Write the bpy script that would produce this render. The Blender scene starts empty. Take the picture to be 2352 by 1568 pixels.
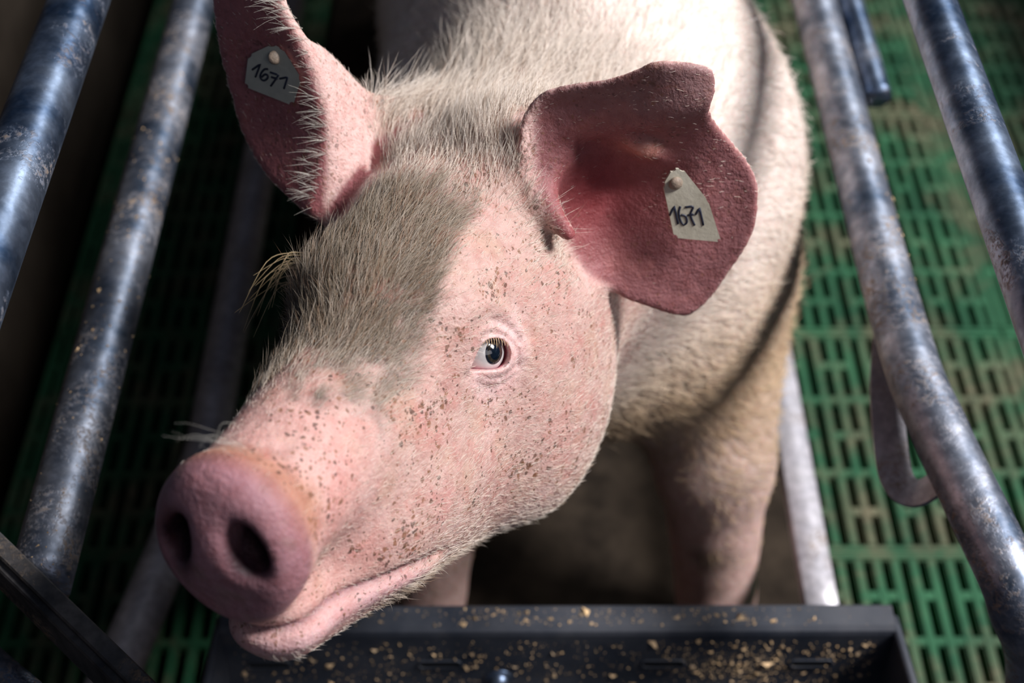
import bpy, bmesh, math, random
import numpy as np
from mathutils import Vector, Matrix

# ------------------------------------------------------------------ camera, world, light, exposure
scene = bpy.context.scene
COL = scene.collection
FPX = 3267.0                                   # focal length in pixels of the 2352 x 1568 frame
CAM_H = 1.30
PITCH = math.atan(3472 / FPX)                  # rails vanish 3472 px above the centre
YAW = 0.0029
_c, _s = math.cos(PITCH), math.sin(PITCH)
_rot = np.array([[math.cos(-YAW), -math.sin(-YAW), 0], [math.sin(-YAW), math.cos(-YAW), 0], [0, 0, 1]])
CF = _rot @ np.array([0, _c, -_s]); CR = _rot @ np.array([1.0, 0, 0]); CU = _rot @ np.array([0, _s, _c])
CC = np.array([0, 0, CAM_H])

def px(u, v, d):
    """photo pixel + distance along the view axis -> point of the place"""
    return CC + d * (CF + (u - 1176) / FPX * CR - (v - 784) / FPX * CU)

def pix(P):
    q = np.asarray(P) - CC; z = q @ CF
    return 1176 + FPX * (q @ CR) / z, 784 - FPX * (q @ CU) / z, z

cam_d = bpy.data.cameras.new('camera'); cam = bpy.data.objects.new('camera', cam_d); COL.objects.link(cam)
cam_d.sensor_width = 36; cam_d.lens = 36 * FPX / 2352
cam.matrix_world = Matrix(((CR[0], CU[0], -CF[0], CC[0]), (CR[1], CU[1], -CF[1], CC[1]), (CR[2], CU[2], -CF[2], CC[2]), (0, 0, 0, 1)))
cam_d.dof.use_dof = True; cam_d.dof.focus_distance = 0.865; cam_d.dof.aperture_fstop = 4.2
cam_d.clip_start = 0.02
scene.camera = cam

world = bpy.data.worlds.new('world'); scene.world = world; world.use_nodes = True
world.node_tree.nodes['Background'].inputs[0].default_value = (0.52, 0.66, 1.0, 1)
world.node_tree.nodes['Background'].inputs[1].default_value = 0.055

def area_lamp(name, loc, target, sx, sy, power, colour):
    d = bpy.data.lights.new(name, 'AREA'); d.shape = 'RECTANGLE'; d.size = sx; d.size_y = sy
    d.energy = power; d.color = colour
    o = bpy.data.objects.new(name, d); COL.objects.link(o)
    o.location = loc
    o.rotation_euler = (Vector(target) - Vector(loc)).to_track_quat('-Z', 'Y').to_euler()
    return o
LDIR = np.array([0.68, -0.05, 0.72]); LDIR /= np.linalg.norm(LDIR)
LT = np.array([0.05, 0.8, 0.55])
area_lamp('window_light', LT + LDIR * 3.8, LT, 1.1, 0.85, 262, (1.0, 0.97, 0.965))
area_lamp('roof_window_light', (1.9, 3.7, 2.7), (0.1, 0.9, 0.5), 1.3, 1.0, 42, (0.96, 0.98, 1.0))
area_lamp('aisle_fill_light', (1.3, -1.4, 2.3), (0, 0.7, 0.55), 1.4, 1.1, 7.5, (0.95, 0.92, 1.0))  # weak fill lamp added on the viewer's side, no window known there

scene.view_settings.view_transform = 'Standard'
scene.view_settings.look = 'None'
scene.view_settings.gamma = 1.0
scene.view_settings.use_curve_mapping = False
scene.view_settings.exposure = -0.08

rng = np.random.default_rng(7); random.seed(7)

# ------------------------------------------------------------------ helpers
def tag(o, label=None, cat=None, group=None, kind=None):
    if label: o['label'] = label
    if cat: o['category'] = cat
    if group: o['group'] = group
    if kind: o['kind'] = kind
    return o

def empty(name, loc):
    o = bpy.data.objects.new(name, None); COL.objects.link(o); o.location = loc
    o.empty_display_size = 0.05
    return o

def link(name, me, mat=None, parent=None):
    o = bpy.data.objects.new(name, me); COL.objects.link(o)
    if mat and not me.materials: me.materials.append(mat)
    if parent:
        o.parent = parent
        if parent.type == 'EMPTY' and parent.parent is None:
            o.matrix_parent_inverse = Matrix.Translation(-Vector(parent.location))
    return o

def mesh_np(name, V, F4=None, F3=None, smooth=True):
    me = bpy.data.meshes.new(name)
    V = np.asarray(V, np.float32)
    nq = 0 if F4 is None else len(F4); nt = 0 if F3 is None else len(F3)
    me.vertices.add(len(V)); me.vertices.foreach_set('co', V.ravel())
    loops = []
    if nq: loops.append(np.asarray(F4, np.int32).ravel())
    if nt: loops.append(np.asarray(F3, np.int32).ravel())
    loops = np.concatenate(loops)
    me.loops.add(len(loops)); me.loops.foreach_set('vertex_index', loops)
    me.polygons.add(nq + nt)
    st = np.concatenate([np.arange(nq) * 4, nq * 4 + np.arange(nt) * 3]).astype(np.int32)
    me.polygons.foreach_set('loop_start', st)
    me.polygons.foreach_set('use_smooth', np.full(nq + nt, smooth))
    me.update(calc_edges=True); me.validate()
    return me

def mesh_bm(name, bm, smooth=False):
    me = bpy.data.meshes.new(name)
    bmesh.ops.recalc_face_normals(bm, faces=bm.faces[:])
    bm.to_mesh(me); bm.free()
    if smooth:
        for p in me.polygons: p.use_smooth = True
    return me

def bm_box(bm, lo, hi, bevel=0.0):
    r = bmesh.ops.create_cube(bm, size=1)
    lo = Vector(lo); hi = Vector(hi)
    for v in r['verts']:
        v.co = Vector([lo[i] + (v.co[i] + 0.5) * (hi[i] - lo[i]) for i in range(3)])
    if bevel:
        es = list({e for v in r['verts'] for e in v.link_edges})
        bmesh.ops.bevel(bm, geom=es, offset=bevel, segments=2, affect='EDGES')

def catmull(pts, n=8, closed=False):
    P = np.asarray(pts, float); m = len(P); out = []
    rngi = range(m if closed else m - 1)
    for i in rngi:
        if closed: p0, p1, p2, p3 = P[(i - 1) % m], P[i], P[(i + 1) % m], P[(i + 2) % m]
        else: p0, p1, p2, p3 = P[max(i - 1, 0)], P[i], P[i + 1], P[min(i + 2, m - 1)]
        for k in range(n):
            t = k / n
            out.append(0.5 * ((2 * p1) + (-p0 + p2) * t + (2 * p0 - 5 * p1 + 4 * p2 - p3) * t * t + (-p0 + 3 * p1 - 3 * p2 + p3) * t ** 3))
    if not closed: out.append(P[-1])
    return np.array(out)

def tube_mesh(name, path, r, sides=24, profile=None, cap=True):
    """sweep a round (or given 2-D) profile along a polyline; r may be a list"""
    P = np.asarray(path, float); n = len(P)
    T = np.gradient(P, axis=0); T /= np.linalg.norm(T, axis=1)[:, None]
    up = np.array([0, 0, 1.0])
    if abs(T[0] @ up) > 0.9: up = np.array([1.0, 0, 0])
    if profile is None:
        a = np.linspace(0, 2 * np.pi, sides, endpoint=False); profile = np.stack([np.cos(a), np.sin(a)], 1)
    k = len(profile); V = []
    r = np.broadcast_to(np.asarray(r, float), (n,))
    X = np.cross(T[0], up); X /= np.linalg.norm(X)
    for i in range(n):
        X = X - T[i] * (X @ T[i]); X /= np.linalg.norm(X)
        Y = np.cross(X, T[i])
        V.append(P[i] + r[i] * (profile[:, :1] * X + profile[:, 1:] * Y))
    V = np.concatenate(V)
    F = [[i * k + j, i * k + (j + 1) % k, (i + 1) * k + (j + 1) % k, (i + 1) * k + j] for i in range(n - 1) for j in range(k)]
    T3 = []
    if cap:
        V = np.concatenate([V, P[:1], P[-1:]]); c0 = len(V) - 2; c1 = len(V) - 1
        for j in range(k):
            T3.append([c0, (j + 1) % k, j]); T3.append([c1, (n - 1) * k + j, (n - 1) * k + (j + 1) % k])
    me = mesh_np(name, V, F, T3 if T3 else None)
    return me

# ------------------------------------------------------------------ materials
def new_mat(name):
    m = bpy.data.materials.new(name); m.use_nodes = True
    return m, m.node_tree, m.node_tree.nodes, m.node_tree.links, m.node_tree.nodes['Principled BSDF']

def N_(nt, kind, **kw):
    n = nt.nodes.new(kind)
    for k, v in kw.items():
        if k.startswith('i_'):
            key = k[2:]
            n.inputs[int(key) if key.isdigit() else key.replace('_', ' ')].default_value = v
        else: setattr(n, k, v)
    return n

def ramp(nt, stops, interp='LINEAR'):
    n = nt.nodes.new('ShaderNodeValToRGB'); cr = n.color_ramp; cr.interpolation = interp
    while len(cr.elements) < len(stops): cr.elements.new(0.5)
    for e, (p, c) in zip(cr.elements, stops):
        e.position = p; e.color = (c[0], c[1], c[2], 1) if not np.isscalar(c) else (c, c, c, 1)
    return n

def mix(nt, a, b, fac, blend='MIX'):
    n = nt.nodes.new('ShaderNodeMix'); n.data_type = 'RGBA'; n.blend_type = blend
    for sock, v in ((n.inputs[0], fac), (n.inputs[6], a), (n.inputs[7], b)):
        if isinstance(v, bpy.types.NodeSocket): nt.links.new(v, sock)
        elif np.isscalar(v): sock.default_value = v
        else: sock.default_value = (*v[:3], 1)
    return n.outputs[2]

def noise(nt, scale, detail=3, rough=0.55, vec=None, dist=0.0):
    n = N_(nt, 'ShaderNodeTexNoise', i_Scale=scale, i_Detail=detail, i_Roughness=rough, i_Distortion=dist)
    if vec: nt.links.new(vec, n.inputs['Vector'])
    return n.outputs['Fac']

def objco(nt):
    return nt.nodes.new('ShaderNodeTexCoord').outputs['Object']

def bump(nt, bsdf, height, strength, dist=0.001):
    b = N_(nt, 'ShaderNodeBump', i_Strength=strength, i_Distance=dist)
    nt.links.new(height, b.inputs['Height']); nt.links.new(b.outputs[0], bsdf.inputs['Normal'])

def mat_galv(name, light, dark, dirt=0.5, metallic=0.55, rough=0.36):
    m, nt, ns, lk, b = new_mat(name); co = objco(nt)
    n1 = noise(nt, 22, 4, 0.6, co); r1 = ramp(nt, [(0.35, dark), (0.66, light)]); lk.new(n1, r1.inputs[0])
    n2 = noise(nt, 120, 3, 0.6, co); r2 = ramp(nt, [(0.42, 0.72), (0.62, 1.0)]); lk.new(n2, r2.inputs[0])
    c = mix(nt, r1.outputs[0], r2.outputs[0], 1.0, 'MULTIPLY')
    n3 = noise(nt, 14, 6, 0.72, co, 0.6); r3 = ramp(nt, [(0.62 - 0.14 * dirt, 0.0), (0.74 - 0.10 * dirt, 1.0)]); lk.new(n3, r3.inputs[0])
    n4 = noise(nt, 260, 2, 0.7, co); r4 = ramp(nt, [(0.45, 0.0), (0.6, 1.0)]); lk.new(n4, r4.inputs[0])
    dm = mix(nt, r3.outputs[0], r4.outputs[0], 1.0, 'MULTIPLY')
    dd = ramp(nt, [(0.3, (0.10, 0.065, 0.04)), (0.7, (0.34, 0.24, 0.15))]); lk.new(noise(nt, 70, 3, 0.5, co), dd.inputs[0])
    c = mix(nt, c, dd.outputs[0], dm)
    lk.new(c, b.inputs['Base Color'])
    mm = N_(nt, 'ShaderNodeMath', operation='MULTIPLY_ADD', i_1=-metallic, i_2=metallic); lk.new(dm, mm.inputs[0]); lk.new(mm.outputs[0], b.inputs['Metallic'])
    rr = N_(nt, 'ShaderNodeMath', operation='MULTIPLY_ADD', i_1=0.5, i_2=rough); lk.new(dm, rr.inputs[0]); lk.new(rr.outputs[0], b.inputs['Roughness'])
    hm = N_(nt, 'ShaderNodeMath', operation='MULTIPLY_ADD', i_1=0.25); lk.new(n2, hm.inputs[0]); lk.new(dm, hm.inputs[2])
    bump(nt, b, hm.outputs[0], 0.35, 0.0012)
    return m

def mat_plain(name, c0, c1, scale, rough=0.6, metallic=0.0, bmp=0.2, detail=4, spec=0.5):
    m, nt, ns, lk, b = new_mat(name); co = objco(nt)
    n1 = noise(nt, scale, detail, 0.6, co); r1 = ramp(nt, [(0.34, c0), (0.66, c1)]); lk.new(n1, r1.inputs[0])
    lk.new(r1.outputs[0], b.inputs['Base Color']); b.inputs['Roughness'].default_value = rough
    b.inputs['Metallic'].default_value = metallic; b.inputs['Specular IOR Level'].default_value = spec
    if bmp: bump(nt, b, noise(nt, scale * 6, 3, 0.6, co), bmp, 0.002)
    return m

def mat_attr(name, rough=0.5, attr='Col', sss=0.0, spec=0.4):
    m, nt, ns, lk, b = new_mat(name)
    a = N_(nt, 'ShaderNodeAttribute', attribute_name=attr); lk.new(a.outputs['Color'], b.inputs['Base Color'])
    b.inputs['Roughness'].default_value = rough; b.inputs['Specular IOR Level'].default_value = spec
    if sss:
        b.inputs['Subsurface Weight'].default_value = sss; b.inputs['Subsurface Scale'].default_value = 0.004
        b.inputs['Subsurface Radius'].default_value = (1.0, 0.35, 0.25)
    return m

M_RAIL = mat_galv('galvanised_blue_grey', (0.50, 0.53, 0.62), (0.10, 0.14, 0.21), 1.0, 0.92, 0.45)
M_RAIL_PALE = mat_galv('galvanised_pale', (0.60, 0.58, 0.62), (0.40, 0.39, 0.44), 0.7, 0.3, 0.45)
M_RAIL_BLUE = mat_galv('galvanised_blue', (0.34, 0.42, 0.56), (0.05, 0.09, 0.17), 0.6, 0.95, 0.42)
M_DARK_STEEL = mat_galv('dark_steel', (0.16, 0.15, 0.15), (0.03, 0.033, 0.04), 0.8, 0.3, 0.5)

# ------------------------------------------------------------------ structure: floor, partitions
def mat_green():
    m, nt, ns, lk, b = new_mat('green_plastic')
    co = N_(nt, 'ShaderNodeNewGeometry').outputs['Position']
    r1 = ramp(nt, [(0.3, (0.012, 0.070, 0.034)), (0.7, (0.036, 0.145, 0.068))]); lk.new(noise(nt, 9, 4, 0.6, co), r1.inputs[0])
    dirt = ramp(nt, [(0.46, 0.0), (0.64, 1.0)]); lk.new(noise(nt, 6.5, 6, 0.72, co, 0.4), dirt.inputs[0])
    sp = ramp(nt, [(0.3, (0.10, 0.085, 0.055)), (0.7, (0.22, 0.17, 0.11))]); lk.new(noise(nt, 60, 3, 0.6, co), sp.inputs[0])
    dm = N_(nt, 'ShaderNodeMath', operation='MULTIPLY', i_1=0.8); lk.new(dirt.outputs[0], dm.inputs[0])
    lk.new(mix(nt, r1.outputs[0], sp.outputs[0], dm.outputs[0]), b.inputs['Base Color'])
    b.inputs['Roughness'].default_value = 0.6; b.inputs['Specular IOR Level'].default_value = 0.2
    bump(nt, b, noise(nt, 150, 3, 0.6, co), 0.3, 0.001)
    return m
M_GREEN = mat_green()
M_CONC = mat_plain('dirty_concrete', (0.016, 0.012, 0.009), (0.048, 0.036, 0.026), 16, 0.9, 0, 0.4, 4, 0.1)
M_PIT = mat_plain('pit', (0.006, 0.006, 0.005), (0.012, 0.011, 0.009), 8, 0.9, 0, 0.0, 4, 0.1)
M_BOARD = mat_plain('dark_partition_board', (0.016, 0.012, 0.009), (0.032, 0.025, 0.019), 7, 0.8, 0, 0.3, 5, 0.1)

bm = bmesh.new(); bm_box(bm, (-0.9, -0.5, -0.46), (1.35, 3.0, -0.40))
floor = link('floor', mesh_bm('floor', bm), M_PIT); tag(floor, 'dark pit floor below the slatted flooring', kind='structure')
bm = bmesh.new(); bm_box(bm, (-0.285, -0.4, -0.40), (0.315, 2.9, 0.0), 0.006)
o = link('concrete_strip', mesh_bm('concrete_strip', bm), M_CONC, floor); o['label'] = 'dirty brown solid floor strip under the pig'

PITCH_X, ROW = 0.0200, 0.1117
RIB_W, RIB_H = 0.0100, 0.030
def rib_mesh(length):
    bm = bmesh.new(); bm_box(bm, (-RIB_W / 2, 0, -RIB_H), (RIB_W / 2, length, 0), 0.0018)
    return mesh_bm('rib', bm)
rib_cache = {}
PAT = 'LsLss'
def slat_panel(x0, ncol, y0, rows, phase):
    """one moulded slatted panel: end bars, cross bars, longitudinal ribs"""
    length = rows * ROW
    x1 = x0 + ncol * PITCH_X
    p = link('slat_panel', bpy.data.meshes.new('slat_panel'), M_GREEN, floor)
    bm = bmesh.new()
    e = 0.0095
    bm_box(bm, (0, 0, -0.034), (x1 - x0, e, 0.0), 0.002); bm_box(bm, (0, length - e, -0.034), (x1 - x0, length, 0.0), 0.002)
    bmesh.ops.recalc_face_normals(bm, faces=bm.faces[:]); bm.to_mesh(p.data); bm.free()
    p.location = (x0, y0, -0.001)
    if rows not in rib_cache:
        me = rib_mesh(length - 2 * e + 0.002); me.materials.append(M_GREEN); rib_cache[rows] = me
    for i in range(ncol + 1):
        r = bpy.data.objects.new('rib', rib_cache[rows]); COL.objects.link(r); r.parent = p
        r.location = (min(max(i * PITCH_X, RIB_W / 2), x1 - x0 - RIB_W / 2), e - 0.001, 0)
    for k in range(rows):
        bm = bmesh.new()
        if k > 0: bm_box(bm, (0.002, k * ROW - 0.0055, -0.024), (x1 - x0 - 0.002, k * ROW + 0.0055, -0.0012), 0.0015)
        for i in range(ncol):
            if PAT[(i + phase) % 5] == 's':
                bm_box(bm, (i * PITCH_X + 0.004, (k + 0.5) * ROW - 0.0055, -0.024), ((i + 1) * PITCH_X - 0.004, (k + 0.5) * ROW + 0.0055, -0.0012))
        c = link('cross_bar', mesh_bm('cross_bar', bm), M_GREEN, p)
YB = [0.330 - 2 * ROW]
# block ends measured in the photo: strong bands every three to four rows
bands = []
def floor_y(v):                                  # floor distance of an image row
    al = PITCH + math.atan((v - 784) / FPX); return CAM_H / math.tan(al)
yb = floor_y(1268)
blocks = [(yb - 3 * ROW, 3), (yb, 3), (yb + 3 * ROW, 4), (yb + 7 * ROW, 4)]
for (y0, rows) in blocks:
    slat_panel(0.322, 15, y0, rows, 0); slat_panel(0.322 + 15 * PITCH_X + 0.002, 15, y0, rows, 2)
    slat_panel(-0.292 - 14 * PITCH_X, 14, y0, rows, 1)

# partition boards of the pen, on the left; right one unseen, added to shade the floor
def wall(name, x0, x1, y0, y1, z1, n, label):
    h = z1 / n
    w = None
    for k in range(n):
        bm = bmesh.new(); bm_box(bm, (x0, y0, k * h + 0.002 - (0.42 if k == 0 else 0)), (x1, y1, (k + 1) * h - 0.002), 0.003)
        me = mesh_bm(name if k == 0 else 'board', bm)
        if k == 0: w = link(name, me, M_BOARD); tag(w, label, kind='structure')
        else: link('board', me, M_BOARD, w)
wall('wall_left', -0.635, -0.600, -0.3, 2.85, 0.80, 4, 'dark brown board partition behind the left rails')
wall('wall_right_shade', 0.960, 0.995, -0.3, 2.85, 0.40, 3, 'unseen dark board added to shade the edge of the green slatted floor')
wall('wall_back', -0.60, 0.96, 2.86, 2.90, 1.10, 5, 'dark board partition at the far end')
bpy.data.objects['wall_back'].location = (0, 0, 0)

# ------------------------------------------------------------------ the crate
crate = empty('farrowing_crate', (0.0, 1.4, 0.0))
tag(crate, 'galvanised steel tube crate with horizontal rails on both sides of the pig', 'crate')
W = 0.310
WR = 0.302
Z_LOW, Z_MID, Z_TOP = CAM_H - 3.665 * W, CAM_H - 2.557 * W, CAM_H - 1.867 * W
RT = 0.0208
def rail(path, r, mat, label=None, n=10, sides=28, profile=None, name='rail'):
    me = tube_mesh(name, catmull(path, n), r, sides, profile)
    o = link(name, me, mat, crate)
    if label: o['label'] = label
    return o
YE = 2.55
rail([(-W, YE, Z_TOP), (-W, 1.8, Z_TOP), (-W, 1.1, Z_TOP), (-W, 0.35, Z_TOP), (-W, 0.1, Z_TOP)], RT, M_RAIL_BLUE, 'blurred bluish top rail at the upper left corner')
rail([(-W, YE, Z_MID), (-W, 1.8, Z_MID), (-W, 1.1, Z_MID), (-W, 0.8, Z_MID), (-W, 0.525, Z_MID)], RT, M_RAIL, 'dirty galvanised middle rail left of the pig')
rail([(-W, YE, Z_LOW), (-W, 1.8, Z_LOW), (-W, 1.2, Z_LOW), (-W, 1.0, Z_LOW), (-W - 0.002, 0.90, Z_LOW + .001), (-W - 0.018, 0.78, Z_LOW + 0.008), (-W - 0.036, 0.66, Z_LOW + 0.02), (-W - 0.055, 0.55, Z_LOW + 0.028), (-W - 0.06, 0.48, Z_LOW + 0.03)], 0.0215, M_RAIL_PALE, 'lower grey rail in shade behind the snout')
rail([(W - .006, YE, Z_TOP), (W - .006, 1.8, Z_TOP), (W - .006, 1.1, Z_TOP), (W - .006, 0.5, Z_TOP), (W - .006, 0.1, Z_TOP)], RT * 0.84, M_RAIL_BLUE, 'blue-grey top rail at the right edge')
rail([(WR, YE, Z_MID), (WR, 1.8, Z_MID), (WR, 1.1, Z_MID), (WR, 0.76, Z_MID), (WR + .010, 0.66, Z_MID - 0.003), (0.338, 0.55, 0.488), (0.347, 0.53, 0.470), (0.374, 0.518, 0.40), (0.40, 0.50, 0.20), (0.41, 0.49, 0.0)], RT, M_RAIL, 'bent galvanised middle rail right of the pig')
sq = np.array([(-1, -.5), (-.92, -.58), (.92, -.58), (1, -.5), (1, .5), (.92, .58), (-.92, .58), (-1, .5)])
o = rail([(.290, YE, Z_LOW), (.290, 1.8, Z_LOW), (.290, 1.1, Z_LOW), (.290, 0.69, Z_LOW)], 0.0155, M_RAIL_PALE, 'pale flat lower rail beside the front leg', 4, 8, sq)
for x in (-W, W):                                # rear posts, out of the picture
    rail([(x, YE + 0.02, 0.0), (x, YE + 0.02, 0.4), (x, YE + 0.02, Z_TOP + 0.02)], 0.022, M_RAIL, None, 2, 16, None, 'post')
rail([(-W, YE + .02, Z_TOP), (0, YE + .02, Z_TOP), (W, YE + .02, Z_TOP)], 0.018, M_RAIL, None, 2, 16, None, 'cross_rail')
# front posts carrying the top rails, out of the picture
rail([(-W, 0.1, Z_TOP), (-W - .02, 0.07, Z_TOP - 0.1), (-W - .03, 0.06, 0.0)], 0.02, M_RAIL, None, 6, 16, None, 'post')
rail([(W, 0.1, Z_TOP), (W + .02, 0.07, Z_TOP - 0.1), (W + .03, 0.06, 0.0)], 0.02, M_RAIL, None, 6, 16, None, 'post')
# pin beside the right rail
rail([(W + .030, 1.42, Z_MID - .006), (W + .030, 1.2, Z_MID - .006), (W + .030, 1.075, Z_MID - .006), (W + .030, 1.06, Z_MID - .006)], [0.0125] * 18 + [0.0125] * 2 + [0.010] * 1 + [0.006] * 1 if False else 0.0125, M_RAIL_BLUE, 'dark pin end beside the right middle rail', 4, 16, None, 'hinge_pin')
# bent strap under the right rail
strap = catmull([(.306, 0.795, Z_MID - .014), (.293, 0.735, Z_MID - .032), (.288, 0.672, Z_MID - .046), (.291, 0.648, Z_MID - .052), (.302, 0.638, Z_MID - .050), (.315, 0.640, Z_MID - .036), (.318, 0.645, Z_MID - .012)], 8)
st_prof = np.array([(-1, -.11), (1, -.11), (1, .11), (-1, .11)])
o = link('strap_bracket', tube_mesh('strap_bracket', strap, 0.0125, 4, st_prof), M_RAIL_PALE, crate); o['label'] = 'bent flat steel strap under the right rail'
for p in o.data.polygons: p.use_smooth = False
# diagonal angle iron at the lower left, the left middle rail ends on it
def angle_bar(a, b, wt, ht, t, mat, name, label):
    a = np.array(a); b = np.array(b); d = b - a; d /= np.linalg.norm(d)
    side = np.cross(d, (0, 0, 1)); side /= np.linalg.norm(side)
    prof = [(0, 0), (wt, 0), (wt, -t), (t, -t), (t, -ht), (0, -ht)]
    V = [q + side * u + np.array([0, 0, w]) for q in (a, b) for u, w in prof]
    k = len(prof)
    F = [[j, (j + 1) % k, (j + 1) % k + k, j + k] for j in range(k)]
    bm = bmesh.new(); vs = [bm.verts.new(v) for v in V]
    for q in F: bm.faces.new([vs[i] for i in q])
    bm.faces.new(vs[:k]); bm.faces.new(vs[k:][::-1])
    bmesh.ops.bevel(bm, geom=bm.edges[:], offset=0.0012, segments=1, affect='EDGES')
    o = link(name, mesh_bm(name, bm), mat, crate); o['label'] = label
def ray_z(u, v, z):
    d = CF + (u - 1176) / FPX * CR - (v - 784) / FPX * CU
    return CC + d * ((z - CAM_H) / d[2])
angle_bar(ray_z(-190, 1095, 0.540), ray_z(520, 1790, 0.540), -0.012, 0.045, 0.005, M_DARK_STEEL, 'angle_bar', 'dark diagonal angle iron at the lower left corner')
rail([ray_z(-260, 1325, .47), ray_z(-100, 1462, .47), ray_z(60, 1600, .47), ray_z(330, 1830, .47)], 0.013, M_RAIL_BLUE, 'blue tube end in the lower left corner', 4, 16, None, 'cross_tube')

# ------------------------------------------------------------------ trough
def mat_trough():
    m, nt, ns, lk, b = new_mat('trough_steel'); co = objco(nt)
    r1 = ramp(nt, [(0.35, (0.024, 0.030, 0.044)), (0.65, (0.062, 0.067, 0.082))]); lk.new(noise(nt, 18, 4, 0.6, co), r1.inputs[0])
    dust = ramp(nt, [(0.56, 0.0), (0.78, 0.5)]); lk.new(noise(nt, 30, 6, 0.75, co), dust.inputs[0])
    lk.new(mix(nt, r1.outputs[0], (0.11, 0.09, 0.075), dust.outputs[0]), b.inputs['Base Color'])
    b.inputs['Roughness'].default_value = 0.42; b.inputs['Metallic'].default_value = 0.0
    bump(nt, b, noise(nt, 90, 3, 0.6, co), 0.12, 0.001)
    return m
M_TR = mat_trough()
trough = empty('feed_trough', (0.04, 0.46, 0.0))
tag(trough, 'dark feed trough speckled with feed below the pig head', 'trough')
XL, XR, YBk, ZR = -0.236, 0.314, 0.645, 0.300
# back wall with a rolled lip: section in (y, z) swept along x
sec = [(YBk, ZR - 0.016), (YBk, ZR - 0.003), (YBk - 0.003, ZR), (YBk - 0.021, ZR - 0.0005), (YBk - 0.025, ZR - 0.003), (YBk - 0.0265, ZR - 0.007),
       (YBk - 0.034, ZR - 0.06), (YBk - 0.055, 0.14), (YBk - 0.10, 0.045), (YBk - 0.16, 0.012),
       (YBk - 0.158, 0.006), (YBk - 0.098, 0.040), (YBk - 0.051, 0.138), (YBk - 0.030, ZR - 0.06), (YBk - 0.0225, ZR - 0.012), (YBk - 0.004, ZR - 0.006), (YBk - 0.004, ZR - 0.016)]
bm = bmesh.new()
ra = [bm.verts.new((XL, y, z)) for y, z in sec]; rb = [bm.verts.new((XR, y, z)) for y, z in sec]
k = len(sec)
for j in range(k): bm.faces.new((ra[j], ra[(j + 1) % k], rb[(j + 1) % k], rb[j]))
bm.faces.new(ra); bm.faces.new(rb[::-1])
link('back_wall', mesh_bm('back_wall', bm), M_TR, trough)
def side_wall(x, s, name='side_wall'):
    bm = bmesh.new()
    pts = [(YBk - 0.012, ZR - 0.010), (YBk - 0.10, ZR - 0.004), (0.36, ZR), (0.28, ZR), (0.33, 0.05), (0.40, 0.006), (YBk - 0.15, 0.006), (YBk - 0.09, 0.045), (YBk - 0.045, 0.135)]
    a = []; b_ = []
    for y, z in pts:
        fl = 0.012 * (YBk - y) / 0.3 * s * (1 if z > 0.2 else 0)
        a.append(bm.verts.new((x + fl, y, z))); b_.append(bm.verts.new((x + fl + s * 0.004, y, z)))
    k = len(pts)
    for j in range(k): bm.faces.new((a[j], a[(j + 1) % k], b_[(j + 1) % k], b_[j]))
    bm.faces.new(a[::-1]); bm.faces.new(b_)
    w = link(name, mesh_bm(name, bm), M_TR, trough)
    path = [(x + s * (0.003 + 0.012 * (YBk - y) / 0.3), y, z) for y, z in ((YBk - 0.010, ZR - 0.008), (YBk - 0.10, ZR - 0.002), (0.36, ZR + .002), (0.28, ZR + .002))]
    link('side_rim', tube_mesh('side_rim', catmull(path, 4), 0.0042, 10), M_TR, w)
side_wall(XR - 0.002, 1); side_wall(XL + 0.002, -1)
bm = bmesh.new(); bm_box(bm, (XL, 0.40, 0.004), (XR, YBk - 0.15, 0.010)); link('bottom', mesh_bm('bottom', bm), M_TR, trough)
bm = bmesh.new()
for j, (y0, z0, y1, z1) in enumerate([(0.28, ZR, 0.33, 0.05), (0.33, 0.05, 0.40, 0.006)]):
    vs = [bm.verts.new(p) for p in ((XL, y0, z0), (XR, y0, z0), (XR, y1, z1), (XL, y1, z1), (XL, y0 - .004, z0), (XR, y0 - .004, z0), (XR, y1 - .004, z1), (XL, y1 - .004, z1))]
    for q in ((0, 1, 2, 3), (7, 6, 5, 4), (0, 4, 5, 1), (3, 2, 6, 7), (0, 3, 7, 4), (1, 5, 6, 2)): bm.faces.new([vs[i] for i in q])
link('front_wall', mesh_bm('front_wall', bm), M_TR, trough)
def wall_y(z): return np.where(z > ZR - 0.06, YBk - 0.0265 - (ZR - 0.007 - z) * 0.0075 / 0.053, YBk - 0.034 - (ZR - 0.06 - z) * 0.021 / 0.10)
M_SLOT_SHADE = mat_plain('slot_painted_shadow', (0.005, 0.006, 0.008), (0.009, 0.010, 0.013), 30, 0.6, 0, 0)  # dark faces on the unbroken wall stand in for shade inside the slots
for xs in (-0.200, -0.058, 0.127, 0.25):
    ring = []
    for a in np.linspace(0, 2 * np.pi, 24, endpoint=False):
        dx = 0.0135 * np.sign(np.cos(a)) + 0.0042 * np.cos(a); dz = 0.0042 * np.sin(a)
        ring.append((xs + dx, wall_y(0.258 + dz) - 0.0004, 0.258 + dz))
    ring.append(ring[0])
    sl = link('slot', tube_mesh('slot', ring, 0.0010, 6), M_TR, trough)
    bm = bmesh.new(); bm.faces.new([bm.verts.new((p[0], p[1] - 0.0002, p[2])) for p in ring[:-1]])
    link('slot_shade_face', mesh_bm('slot_shade_face', bm), M_SLOT_SHADE, sl)
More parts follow.
